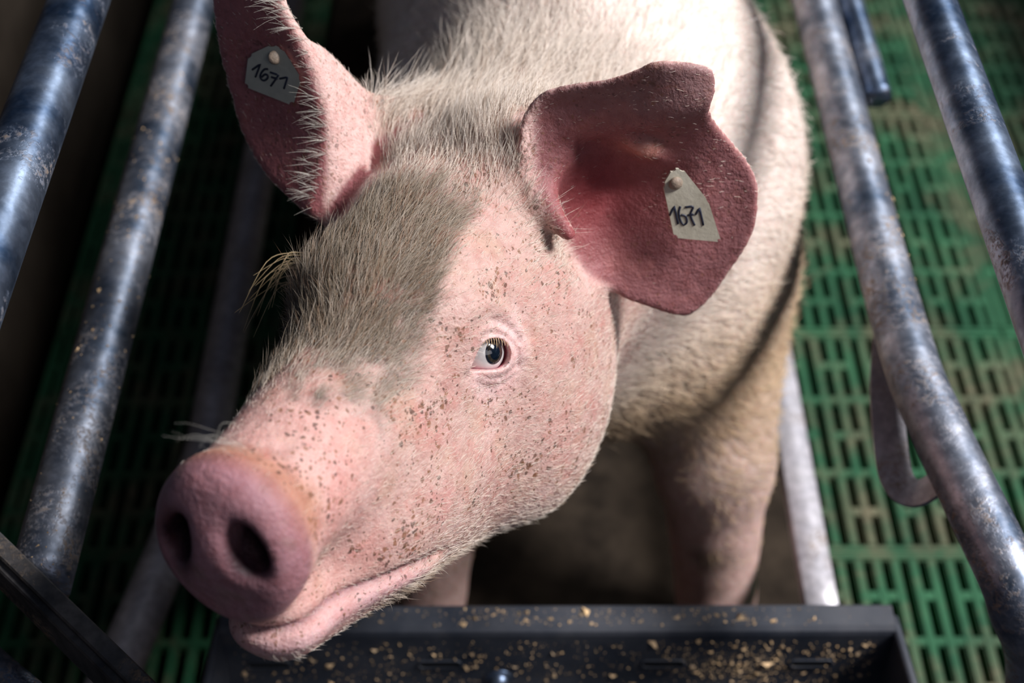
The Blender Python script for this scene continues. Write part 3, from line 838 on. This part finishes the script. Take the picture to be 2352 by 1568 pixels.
# eyelids
colr = lerp(colr, (.80, .56, .55), MK['lid'] * .75 * (1 - MK['dirt']))
colr = lerp(colr, (.62, .11, .17), MK['wet'] * .9)
mouth = np.exp(-((HC[:, 2] - mouth_n(HC[:, 1])) / .0022) ** 2) * sstep(HC[:, 1], .08, .095)
colr = lerp(colr, (.20, .08, .10), mouth * .8)
lipm = np.exp(-((HC[:, 2] - mouth_n(HC[:, 1]) + .010) / .008) ** 2) * sstep(HC[:, 1], .08, .12)
colr = lerp(colr, (.62, .40, .43), lipm * .7)
colr = np.clip(colr, .01, 1)
at = PIGME.attributes.new('Col', 'FLOAT_COLOR', 'POINT'); at.data.foreach_set('color', np.concatenate([colr, np.ones((nv, 1))], 1).astype(np.float32).ravel())
speck = np.clip(.75 * (1 - MK['body'] * .8) * (1 - MK['wet']) - .6 * MK['conch'] - .5 * MK['disc'] - .45 * MK['lid'] * sstep(np.linalg.norm(co - EC, axis=1), .03, .02) - .25 * MK['ear_any'], 0, 1)
at = PIGME.attributes.new('Speck', 'FLOAT', 'POINT'); at.data.foreach_set('value', speck.astype(np.float32))

def mat_skin():
    m, nt, ns, lk, b = new_mat('pig_skin'); co_ = objco(nt)
    a = N_(nt, 'ShaderNodeAttribute', attribute_name='Col'); s = N_(nt, 'ShaderNodeAttribute', attribute_name='Speck')
    # fine mottling
    r1 = ramp(nt, [(0.3, (0.80, 0.66, 0.64)), (0.55, (1, 1, 1)), (0.75, (1.12, 1.10, 1.08))]); lk.new(noise(nt, 130, 5, 0.65, co_), r1.inputs[0])
    c = mix(nt, a.outputs['Color'], r1.outputs[0], 0.8, 'MULTIPLY')
    r2 = ramp(nt, [(0.52, 0.0), (0.70, 0.55)]); lk.new(noise(nt, 45, 4, 0.6, co_, 0.5), r2.inputs[0])
    rs = N_(nt, 'ShaderNodeMath', operation='MULTIPLY'); lk.new(r2.outputs[0], rs.inputs[0]); lk.new(s.outputs['Fac'], rs.inputs[1])
    c = mix(nt, c, (0.55, 0.20, 0.17), rs.outputs[0])
    # dried dirt specks, uneven in size and density
    dnr = ramp(nt, [(0.3, 0.1), (0.7, 0.95)]); lk.new(noise(nt, 26, 3, 0.65, co_), dnr.inputs[0]); dn = dnr.outputs[0]
    prev = c
    wv = N_(nt, 'ShaderNodeTexNoise', i_Scale=300.0, i_Detail=1.0); lk.new(co_, wv.inputs['Vector'])
    vadd = N_(nt, 'ShaderNodeMixRGB', blend_type='ADD', i_0=0.004); lk.new(co_, vadd.inputs[1]); lk.new(wv.outputs['Color'], vadd.inputs[2])
    for sc, th in ((210.0, 0.56), (380.0, 0.60)):
        v = N_(nt, 'ShaderNodeTexVoronoi', i_Scale=sc, i_Randomness=1.0); lk.new(vadd.outputs[0], v.inputs['Vector'])
        sep = N_(nt, 'ShaderNodeSeparateColor'); lk.new(v.outputs['Color'], sep.inputs[0])
        # radius = th * (random + density - 0.9)
        t1 = N_(nt, 'ShaderNodeMath', operation='ADD'); lk.new(sep.outputs[0], t1.inputs[0]); lk.new(dn, t1.inputs[1])
        t2 = N_(nt, 'ShaderNodeMath', operation='SUBTRACT', i_1=0.81); lk.new(t1.outputs[0], t2.inputs[0])
        t3 = N_(nt, 'ShaderNodeMath', operation='MULTIPLY', i_1=th); lk.new(t2.outputs[0], t3.inputs[0])
        t4 = N_(nt, 'ShaderNodeMath', operation='SUBTRACT'); lk.new(t3.outputs[0], t4.inputs[0]); lk.new(v.outputs['Distance'], t4.inputs[1])
        t5 = N_(nt, 'ShaderNodeMath', operation='MULTIPLY', i_1=9.0, use_clamp=True); lk.new(t4.outputs[0], t5.inputs[0])
        t6 = N_(nt, 'ShaderNodeMath', operation='MULTIPLY'); lk.new(t5.outputs[0], t6.inputs[0]); lk.new(s.outputs['Fac'], t6.inputs[1])
        dc = ramp(nt, [(0.2, (0.045, 0.020, 0.012)), (0.8, (0.24, 0.105, 0.05))]); lk.new(sep.outputs[1], dc.inputs[0])
        prev = mix(nt, prev, dc.outputs[0], t6.outputs[0])
    lk.new(prev, b.inputs['Base Color'])
    b.inputs['Roughness'].default_value = 0.52; b.inputs['Specular IOR Level'].default_value = 0.35
    b.inputs['Subsurface Weight'].default_value = 0.35; b.inputs['Subsurface Scale'].default_value = 0.006
    b.inputs['Subsurface Radius'].default_value = (1.0, 0.32, 0.22)
    hh = N_(nt, 'ShaderNodeMath', operation='MULTIPLY_ADD', i_1=0.5); lk.new(noise(nt, 420, 3, 0.6, co_), hh.inputs[0]); lk.new(noise(nt, 110, 4, 0.6, co_), hh.inputs[2])
    bump(nt, b, hh.outputs[0], 0.75, 0.0022)
    return m

pig = empty('pig', (0.06, 1.2, 0.0))
tag(pig, 'pale pink pig with a dirty brown forehead standing in the crate', 'pig')
body = link('body', PIGME, mat_skin(), pig)
body['label'] = 'pale pink skin of head, ears, body and legs with brown dirt'

# ------------------------------------------------------------------ bristles
PIGME.calc_loop_triangles()
nt_ = len(PIGME.loop_triangles); tri = np.zeros(nt_ * 3, np.int32); PIGME.loop_triangles.foreach_get('vertices', tri); tri = tri.reshape(-1, 3)
def visible_side(P): return sstep(P[:, 1], 1.9, 1.4)
hairc = w2h(co)
hl, ha, hn = hairc.T
hr = np.sqrt((hairc ** 2).sum(1))
lowf = vnoise(co, 14, 21)
# length and density per vertex
under = sstep(hn - mouth_n(ha), .0, -.03) * sstep(ha, .16, .10)
LEN = .0065 + .014 * MK['body'] + .027 * MK['poll'] + .0135 * MK['dirt'] + .006 * under
LEN = np.where(ha > .12, LEN * .7, LEN)
LEN = LEN * (1 - MK['ear_any']) + .0036 * MK['ear_any']
LEN *= 1 + .15 * lowf
DEN = 1.0 + 1.1 * MK['poll'] + 1.6 * MK['dirt'] + .3 * under - .45 * MK['body'] - .84 * MK['ear_any'] - .145 * MK['ear_n']
DEN *= np.where(hr < .33, 1.0, np.where(co[:, 1] < 1.35, .62, .22))
DEN *= (1 - .97 * MK['disc']) * (1 - MK['wet']) * sstep(np.linalg.norm(co - EC, axis=1), .017, .030)
DEN *= sstep(ha, .20, .12) * .75 + .25
DEN *= (1 - .85 * MK['conch']) * (1 - .88 * MK['ear_n']) * (1 - .8 * MK['ear_f'])
DEN *= sstep(co[:, 2], .10, .34)
LEN *= .35 + .65 * sstep(co[:, 2], .20, .36)
DEN *= 1.0 * sstep(co[:, 1], 2.0, 1.6)
DEN = np.clip(DEN, 0, 9)
e1 = co[tri[:, 1]] - co[tri[:, 0]]; e2 = co[tri[:, 2]] - co[tri[:, 0]]
area = .5 * np.linalg.norm(np.cross(e1, e2), axis=1)
wgt = area * DEN[tri].mean(1)
# hairs that face well away from every sensible viewpoint are left thin
tn = no[tri].mean(1)
wgt *= np.where(tn @ -CF < -.45, .25, 1.0)
NH = 118000
ti = rng.choice(nt_, NH, p=wgt / wgt.sum())
u_ = rng.random(NH); v_ = rng.random(NH); fl = u_ + v_ > 1; u_[fl] = 1 - u_[fl]; v_[fl] = 1 - v_[fl]
bc = np.stack([1 - u_ - v_, u_, v_], 1)
def at_root(X): return (X[tri[ti]] * (bc[:, :, None] if X.ndim == 2 else bc)).sum(1)
RP = at_root(co); RN = at_root(no); RN /= np.linalg.norm(RN, axis=1)[:, None] + 1e-9
RL = at_root(LEN); Rd = {k: at_root(MK[k]) for k in ('dirt', 'poll', 'body', 'ear_any', 'ear_f', 'ear_n', 'disc')}
Rh = w2h(RP); Rcol = at_root(colr)
Rund = at_root(under)
# lie of the coat: back from the snout, over the poll onto the neck, down the flanks
flow = np.tile(-HA, (NH, 1))
flow = flow + np.outer(np.clip(Rund, 0, 1), -.6 * HN + np.array([0, 0, -.4]))
flow = flow + Rd['poll'][:, None] * (.25 * HN)
bflow = np.stack([.5 * (RP[:, 0] - .06) / .2, np.full(NH, .9), -.55 * sstep(np.abs(RP[:, 0] - .06), .05, .18) - .15], 1)
flow = flow * (1 - Rd['body'])[:, None] + bflow * Rd['body'][:, None]
# ears: out along the ear, and forward over the curled margin of the far ear
flow = flow * (1 - Rd['ear_any'])[:, None] + Rd['ear_any'][:, None] * (NE.v * .3 + NE.u * .5) * (Rh[:, 0] > 0)[:, None] + Rd['ear_any'][:, None] * (FE.v * .8 - FE.u * .8) * (Rh[:, 0] <= 0)[:, None]
sw = vnoise(RP, 16, 5, 2)[:, None]; sw2 = vnoise(RP, 45, 6, 2)[:, None]
tang = flow - RN * (flow * RN).sum(1)[:, None]; tang /= np.linalg.norm(tang, axis=1)[:, None] + 1e-6
bit = np.cross(RN, tang)
tang = tang + bit * (.35 * sw + .35 * sw2 + rng.normal(0, .22, (NH, 1)))
lift = np.clip(.26 + .20 * Rd['poll'] + .16 * Rd['dirt'] + .25 * Rund + rng.normal(0, .13, NH), .05, 1.2)
dir0 = tang + RN * lift[:, None]; dir0 /= np.linalg.norm(dir0, axis=1)[:, None]
RL = RL * rng.lognormal(-.05, .28, NH)
dist = (RP - CC) @ CF
RR = .000092 * (1 + .7 * Rd['body'] + .15 * Rd['poll'] + .15 * Rd['dirt']) * (dist / .86) ** 1.2 * rng.uniform(.75, 1.25, NH)
HCOL = np.tile(np.array([.86, .77, .70]), (NH, 1))
HCOL = lerp(HCOL, (.80, .65, .48), rng.random(NH) * .5 * (1 - .6 * Rd['body']))
HCOL = lerp(HCOL, (.175, .127, .075), Rd['dirt'] * rng.uniform(.55, 1.0, NH))
HCOL = lerp(HCOL, (.30, .17, .10), (rng.random(NH) < .16) * .8 * (1 - Rd['body'] * .6))
HCOL = lerp(HCOL, (.60, .41, .22), Rd['body'] * sstep(RP[:, 2], .56, .38) * .8)
HCOL = lerp(HCOL, (.45, .30, .18), Rund * .45)

def strands(name, P0, D0, Ln, Rad, Colr, bend, mat, parent, seg=3, sides=3):
    """bristles as thin tapered prisms; bend is a vector added quadratically"""
    n = len(P0); t = np.linspace(0, 1, seg + 1)
    C = P0[:, None] + D0[:, None] * (Ln[:, None] * t)[:, :, None] + bend[:, None] * (Ln[:, None] * t ** 2)[:, :, None]
    T = np.gradient(C, axis=1); T /= np.linalg.norm(T, axis=2)[:, :, None] + 1e-12
    ref = np.where(np.abs(T[:, :, 2:3]) > .9, np.array([1., 0, 0]), np.array([0, 0, 1.]))
    X = np.cross(T, ref); X /= np.linalg.norm(X, axis=2)[:, :, None]; Y = np.cross(T, X)
    rad = Rad[:, None] * (1 - .55 * t ** 1.5)
    V = []
    for k in range(sides):
        a = 2 * np.pi * k / sides
        V.append(C[:, :seg] + rad[:, :seg, None] * (X[:, :seg] * math.cos(a) + Y[:, :seg] * math.sin(a)))
    V = np.stack(V, 2)                                          # n, seg, sides, 3
    per = seg * sides + 1
    VV = np.concatenate([V.reshape(n, seg * sides, 3), C[:, -1:]], 1).reshape(-1, 3)
    base = (np.arange(n) * per)[:, None]
    q = []; tr = []
    for i in range(seg - 1):
        for k in range(sides):
            q.append([i * sides + k, i * sides + (k + 1) % sides, (i + 1) * sides + (k + 1) % sides, (i + 1) * sides + k])
    for k in range(sides): tr.append([(seg - 1) * sides + k, (seg - 1) * sides + (k + 1) % sides, seg * sides])
    Q = (base[:, :, None] + np.array(q)[None]).reshape(-1, 4); T3 = (base[:, :, None] + np.array(tr)[None]).reshape(-1, 3)
    me = mesh_np(name, VV, Q, T3)
    a = me.attributes.new('Col', 'FLOAT_COLOR', 'POINT')
    cc = np.repeat(np.concatenate([np.clip(Colr, 0, 1), np.ones((n, 1))], 1), per, 0)
    a.data.foreach_set('color', cc.astype(np.float32).ravel())
    return link(name, me, mat, parent)
M_HAIR = mat_attr('bristle', 0.42, 'Col', 0, 0.5)
bend = -RN * (.35 * lift)[:, None] + rng.normal(0, .12, (NH, 3)) + np.array([0, 0, -.10])
o = strands('bristles', RP - RN * .0004, dir0, RL, RR, HCOL, bend, M_HAIR, pig)
tag(o, 'cream and brown bristles of the coat', kind='stuff')

# long hairs: far brow tuft, snout whiskers, ear margin, upper lashes of the near eye
def long_hairs(name, lines, rad, colour, mat, label, d0, kind=None):
    P0, V, F4, F3, cols = 0, [], [], [], []
    for (pts, r_) in lines:
        C = catmull(np.array([px(*p) if len(p) == 3 else px(p[0], p[1], d0) for p in pts]), 5)
        n = len(C); T = np.gradient(C, axis=0); T /= np.linalg.norm(T, axis=1)[:, None]
        X = np.cross(T, (0, 0, 1.)); X /= np.linalg.norm(X, axis=1)[:, None] + 1e-9; Y = np.cross(T, X)
        rr = rad * r_ * (1 - .85 * np.linspace(0, 1, n) ** 1.5)
        b0 = len(V)
        for i in range(n):
            for k in range(4):
                a = k * math.pi / 2; V.append(C[i] + rr[i] * (X[i] * math.cos(a) + Y[i] * math.sin(a)))
        for i in range(n - 1):
            for k in range(4): F4.append((b0 + i * 4 + k, b0 + i * 4 + (k + 1) % 4, b0 + (i + 1) * 4 + (k + 1) % 4, b0 + (i + 1) * 4 + k))
    me = mesh_np(name, V, F4)
    o = link(name, me, mat, pig); o['label'] = label
    if kind: o['kind'] = kind
    return o
M_LASH = mat_plain('pale_lash', (.62, .46, .24), (.72, .56, .34), 60, .4, 0, 0)
M_WHISK = mat_plain('pale_whisker', (.55, .53, .48), (.66, .62, .55), 60, .4, 0, 0)
rnd = random.Random(4)
lines = []
for k in range(20):
    y0 = rnd.uniform(585, 660); x0 = rnd.uniform(700, 722)
    f_ = rnd.uniform(.3, 1.0); ang = rnd.uniform(.15, 1.0)
    L_ = 215 * f_
    ex, ey = x0 - L_ * math.cos(ang * .9), y0 + L_ * math.sin(ang * .9) * .95
    mx, my = x0 - L_ * .45, y0 - 14 + (ey - y0) * .22
    lines.append(([(x0 + 12, y0, .935), (x0 - L_ * .15, y0 - 6, .930), (mx, my, .925), (ex, ey, .918)], rnd.uniform(.7, 1.2)))
for k in range(14):
    y0 = rnd.uniform(640, 720); x0 = 702; L_ = rnd.uniform(20, 60)
    lines.append(([(x0 + 10, y0, .935), (x0 - L_ * .5, y0 + rnd.uniform(-4, 8), .93), (x0 - L_, y0 + rnd.uniform(-8, 26), .925)], .6))
long_hairs('brow_lashes', lines, .00048, None, M_LASH, 'long pale lashes of the far eye curving out to the left', .93)
lines = []
for k in range(10):
    x0, y0 = rnd.uniform(520, 556), rnd.uniform(985, 1045); L_ = rnd.uniform(60, 160)
    lines.append(([(x0 + 14, y0 + 8, .715), (x0 - L_ * .3, y0 - rnd.uniform(0, 14), .705), (x0 - L_ * .7, y0 - rnd.uniform(5, 28), .695), (x0 - L_, y0 - rnd.uniform(-6, 26), .69)], rnd.uniform(.5, 1)))
lines.append(([(556, 988, .72), (535, 972, .71), (508, 974, .705), (500, 1000, .70)], 1.0)); lines.append(([(556, 990, .72), (530, 998, .71), (512, 1018, .705)], 1.0))
long_hairs('snout_whiskers', lines, .00009, None, M_WHISK, 'thin pale whiskers on the far side of the snout', .7)
lines = []
for k, (x0, y0, x1, y1) in enumerate([(1108, 777, 1112, 792), (1115, 776, 1120, 796), (1121, 775, 1124, 793), (1127, 775, 1130, 799), (1133, 775, 1135, 791), (1139, 776, 1141, 800), (1144, 776, 1146, 792), (1150, 778, 1154, 796), (1156, 781, 1160, 794), (1162, 785, 1167, 798)]):
    lines.append(([(x0, y0, .852), ((x0 + x1) / 2 + 1, (y0 + y1) / 2 - 2, .8455), (x1, y1, .844)], 1.0))
long_hairs('eyelashes', lines, .00026, None, M_LASH, 'short pale lashes hanging over the near eye', .85)
lines = []
for k in range(260):
    t = rnd.random(); i = int((.18 + .74 * t) * (len(FE_RIDGE) - 1)); q = FE_RIDGE[i] + np.array([rnd.uniform(-.008, .006), 0])
    w = float(fe_height(q[None])[0]) + .003
    p0 = FE.world(q, w); L_ = rnd.uniform(.010, .024) * (.45 if 70 < pix(p0)[1] < 215 else 1)
    d_ = -FE.u * rnd.uniform(.7, 1.1) + FE.v * rnd.uniform(-.2, .75) + FE.w * rnd.uniform(.25, .7); d_ /= np.linalg.norm(d_)
    p1 = p0 + d_ * L_ * .5; p2 = p0 + d_ * L_ - FE.w * L_ * .12 - FE.v * L_ * .1
    lines.append(([pix(p0), pix(p1), pix(p2)], rnd.uniform(.5, 1)))
long_hairs('ear_fringe', lines, .00014, None, M_WHISK, 'fringe of pale hairs along the margin of the raised ear', .9, 'stuff')

# ------------------------------------------------------------------ near eye
GZ = px(1147, 810, .8565) - EC; GZ /= np.linalg.norm(GZ)
gu = np.cross(CU, GZ); gu /= np.linalg.norm(gu); gv = np.cross(GZ, gu)
def cap_mesh(name, r, a0, a1, nr=10, ns_=40, sx=1.0, sy=1.0, bulge=0.0):
    V = []; F4 = []; F3 = []
    for i in range(nr + 1):
        al = a0 + (a1 - a0) * i / nr
        for j in range(ns_):
            ph = 2 * math.pi * j / ns_
            rr = r + bulge * (1 - (i / nr) ** 2)
            d_ = GZ * math.cos(al) + (gu * math.cos(ph) * sx + gv * math.sin(ph) * sy) * math.sin(al)
            V.append(EC + rr * d_ / np.linalg.norm(d_))
    for i in range(nr):
        for j in range(ns_): F4.append((i * ns_ + j, i * ns_ + (j + 1) % ns_, (i + 1) * ns_ + (j + 1) % ns_, (i + 1) * ns_ + j))
    return mesh_np(name, V, F4)
def mat_wet(name, c0, c1, scale, rough=0.12):
    m = mat_plain(name, c0, c1, scale, rough, 0, 0, 4, .5)
    b = m.node_tree.nodes['Principled BSDF']; b.inputs['Coat Weight'].default_value = 1.0; b.inputs['Coat Roughness'].default_value = 0.03
    return m
eye = link('eye', cap_mesh('eye', ER, 1e-3, math.pi - 1e-3, 28, 48), mat_wet('eye_white', (.56, .56, .56), (.68, .66, .65), 120), pig)
eye['label'] = 'near eye with pale white and dark iris'
iris = link('iris', cap_mesh('iris', ER + .00012, 1e-3, .425, 10, 48, .96, 1.12, .0004), mat_wet('grey_brown_iris', (.014, .012, .010), (.045, .036, .026), 420), eye)
lim = link('iris_edge', cap_mesh('iris_edge', ER + .00018, .40, .475, 3, 48, .96, 1.12), mat_wet('dark_iris_edge', (.006, .008, .014), (.010, .014, .022), 300), eye)
pup = link('pupil', cap_mesh('pupil', ER + .00022, 1e-3, .325, 6, 40, .96, 1.12, .00045), mat_wet('pupil_black', (.002, .004, .008), (.004, .008, .016), 200), eye)

# ------------------------------------------------------------------ ear tags
M_TAG = mat_plain('cream_tag', (.40, .37, .29), (.52, .49, .40), 40, .55, 0, .15)
M_TAG_SHADED = mat_plain('cream_tag_painted_shade', (.36, .36, .30), (.46, .46, .39), 40, .55, 0, .15)  # dimmer copy of the tag colour with the ear's shade put in
M_INK = mat_plain('blue_black_ink', (.006, .008, .022), (.010, .014, .035), 200, .5, 0, 0)
M_STUD = mat_plain('worn_stud', (.16, .13, .10), (.34, .26, .20), 180, .5, 0, .3)
def ear_tag(fr, hgt, th, corners, top, strokes, stud, lift_top, lift_bot, mat, label):
    q = np.array([fr.hit(*c) for c in corners]); qt = np.array(fr.hit(*top))
    # tag plane: fitted to the ear below it, tilted off the skin towards its lower edge
    dense = np.concatenate([q + (q.mean(0) - q) * k for k in (0, .35, .7)])
    wd = hgt(dense) + th
    cf = np.linalg.lstsq(np.c_[np.ones(len(dense)), dense], wd, rcond=None)[0]
    vmin, vmax = q[:, 1].min(), q[:, 1].max()
    slope = lift_bot / max(vmax - vmin, 1e-6)
    def wp0(a): return cf[0] + cf[1] * a[0] + cf[2] * a[1] + slope * (vmax - a[1])
    need = max(w - wp0(a) for w, a in zip(wd, dense))
    def wp(a): return wp0(a) + need + .0036
    k0 = wp(np.zeros(2)); k1 = wp(np.array([1., 0])) - k0; k2 = wp(np.array([0, 1.])) - k0
    def hitp(u, v):                                   # photo pixel onto the tag plane
        d = CF + (u - 1176) / FPX * CR - (v - 784) / FPX * CU
        A_ = (CC - fr.o) @ fr.M; B_ = d @ fr.M
        t = (k0 + k1 * A_[0] + k2 * A_[1] - A_[2]) / (B_[2] - k1 * B_[0] - k2 * B_[1])
        return (A_ + t * B_)[:2]
    q = np.array([hitp(*c) for c in corners])
    ring = catmull(q, 1, True)
    rc = np.mean([fr.world(a, wp(a)) for a in q], 0)
    root = empty('ear_tag', tuple(rc)); tag(root, label, 'ear tag', 'ear tags of the pig')
    t = .0016
    bm = bmesh.new()
    fa = [bm.verts.new(fr.world(a, wp(a))) for a in ring]; ba = [bm.verts.new(fr.world(a, wp(a) - t)) for a in ring]
    n = len(ring)
    for j in range(n): bm.faces.new((fa[j], fa[(j + 1) % n], ba[(j + 1) % n], ba[j]))
    top_f = bm.faces.new(fa); bot_f = bm.faces.new(ba[::-1])
    bmesh.ops.bevel(bm, geom=[e for e in bm.edges if abs((e.verts[0].co - e.verts[1].co).length) < t * 1.2], offset=.0022, segments=3, affect='EDGES')
    link('panel', mesh_bm('panel', bm), mat, root)
    for name, pts in strokes:
        segs = pts if isinstance(pts[0][0], (list, tuple)) else [pts]
        V = []; F4 = []; F3 = []
        for sg in segs:
            C = [np.array(hitp(*p)) for p in sg]
            C = catmull(np.array(C), 5) if len(C) > 3 else np.array([C[i] + (C[i + 1] - C[i]) * k / 4 for i in range(len(C) - 1) for k in range(4)] + [C[-1]])
            me = tube_mesh('t', [fr.world(a, wp(a) - .0002) for a in C], .00078 if name != 'smudge' else .0009, 8)
            b0 = len(V)
            V += [v.co[:] for v in me.vertices]
            for p in me.polygons:
                vs = [b0 + i for i in p.vertices]
                (F4 if len(vs) == 4 else F3).append(vs)
            bpy.data.meshes.remove(me)
        link('digit', mesh_np('digit', V, F4, F3), M_INK, root)
    qs = np.array(hitp(*stud)); bm = bmesh.new()
    bmesh.ops.create_uvsphere(bm, u_segments=16, v_segments=10, radius=.0046)
    me = mesh_bm('stud', bm, True)
    st = link('stud', me, M_STUD, root)
    me.transform(Matrix((( *fr.u[:1], fr.v[0], fr.w[0]), (fr.u[1], fr.v[1], fr.w[1]), (fr.u[2], fr.v[2], fr.w[2]))).to_4x4() @ Matrix.Diagonal((1, 1, .55, 1)))
    me.transform(Matrix.Translation(Vector(fr.world(qs, wp(qs) + .0006))))
    return root
def z7(pts): return [(540 + x / 8.25, 80 + y / 8.253) for x, y in pts]
def z6(pts): return [(1500 + x / 6.27, 350 + y / 6.272) for x, y in pts]
ear_tag(FE, fe_height, .0045, [(571, 127), (562, 199), (673, 243), (692, 180), (649, 111), (625, 102)], (620, 112),
        [('one', z7([(330, 660), (485, 550), (390, 800)])), ('six', z7([(630, 650), (560, 655), (495, 730), (482, 810), (540, 865), (610, 830), (622, 770), (570, 750), (505, 800)])),
         ('seven', [z7([(670, 710), (830, 760), (680, 970)]), z7([(690, 800), (810, 835)])]), ('one', [z7([(850, 830), (1000, 800), (930, 1020)])])],
        (631, 132), .002, .004, M_TAG_SHADED, 'cream ear tag marked 1671 in the raised ear at the upper left')
ear_tag(NE, ne_height, .0045, [(1523, 425), (1549, 546), (1657, 556), (1627, 462), (1568, 388), (1545, 388)], (1556, 395),
        [('one', z6([(240, 910), (305, 770), (360, 1030)])), ('six', z6([(395, 775), (372, 870), (395, 980), (440, 1040), (488, 1005), (470, 920), (405, 900)])),
         ('seven', [z6([(465, 790), (575, 785), (540, 900), (600, 1050)]), z6([(500, 905), (590, 890)])]), ('one', [z6([(615, 895), (668, 795), (725, 1050)])])],
        (1552, 420), .002, .010, M_TAG, 'cream ear tag marked 1671 in the cupped ear on the right')

# ------------------------------------------------------------------ feed crumbs
def crumbs(name, P, Nn, size, label, cat):
    n = len(P); V = np.zeros((n, 4, 3))
    base = np.array([(1, 0, 0), (-.5, .8, 0), (-.5, -.8, 0), (0, 0, .8)], float)
    A = rng.normal(size=(n, 3)); X = np.cross(A, Nn); X /= np.linalg.norm(X, axis=1)[:, None]; Y = np.cross(Nn, X)
    st = rng.uniform(.5, 1.8, (n, 1))
    for k in range(4):
        b = base[k] + rng.normal(0, .22, (n, 3)) * np.array([1, 1, .5])
        V[:, k] = P + size[:, None] * (X * b[:, :1] * st + Y * b[:, 1:2] + Nn * (b[:, 2:3] * .8 + .02))
    T3 = (np.arange(n)[:, None, None] * 4 + np.array([[0, 1, 3], [1, 2, 3], [2, 0, 3], [0, 2, 1]])[None]).reshape(-1, 3)
    me = mesh_np(name, V.reshape(-1, 3), None, T3, False)
    c = np.array([.58, .39, .20]) * rng.uniform(.45, 1.5, (n, 1)) * np.array([1, 1, 1])
    c = c + rng.uniform(0, .10, (n, 1))
    a = me.attributes.new('Col', 'FLOAT_COLOR', 'POINT'); a.data.foreach_set('color', np.repeat(np.concatenate([c, np.ones((n, 1))], 1), 4, 0).astype(np.float32).ravel())
    o = link(name, me, M_CRUMB); tag(o, label, cat, kind='stuff')
    return o
M_CRUMB = mat_attr('feed', 0.8, 'Col', 0, .3)
n = 1500
x = np.concatenate([rng.uniform(XL + .01, XR - .012, 1200), rng.normal(.190, .028, 560), rng.normal(.272, .022, 90), rng.normal(-.10, .05, 80)])
z = np.concatenate([rng.uniform(.21, ZR - .014, 1200), rng.normal(.253, .012, 560), rng.normal(.262, .011, 90), rng.uniform(.2, .28, 80)])
ok = (x > XL + .01) & (x < XR - .01) & (z < ZR - .012) & (z > .12); x, z = x[ok], z[ok]
P1 = np.stack([x, wall_y(z), z], 1); N1 = np.tile([0, -.99, .14], (len(x), 1))
x2 = np.concatenate([rng.uniform(XL + .01, XR - .06, 170), rng.normal(.0, .05, 120), rng.normal(.16, .05, 90)]); x2 = np.clip(x2, XL + .01, XR - .01)
P2 = np.stack([x2, rng.uniform(YBk - .021, YBk - .005, len(x2)), np.full(len(x2), ZR)], 1); N2 = np.tile([0, 0, 1.], (len(x2), 1))
P = np.concatenate([P1, P2]); Nn = np.concatenate([N1, N2])
crumbs('feed_crumbs', P, Nn, (.00092) * rng.lognormal(-.55, .65, len(P)), 'tan crumbs of feed scattered over the dark trough', 'feed')
y = rng.uniform(.52, 1.1, 260); an = rng.normal(1.2, .7, 260)
P = np.stack([-W + RT * np.cos(an), y, Z_MID + RT * np.sin(an)], 1); Nn = np.stack([np.cos(an), 0 * an, np.sin(an)], 1)
y2 = rng.uniform(.56, 1.0, 220); an2 = rng.normal(1.0, .45, 220)
keep = y2 > .78
P = np.concatenate([P, np.stack([WR + RT * np.cos(an2), y2, Z_MID + RT * np.sin(an2)], 1)[keep]]); Nn = np.concatenate([Nn, np.stack([np.cos(an2), 0 * an2, np.sin(an2)], 1)[keep]])
crumbs('dried_feed', P, Nn, .00085 * rng.lognormal(-.4, .5, len(P)), 'dried feed specks stuck along the middle rails', 'feed')
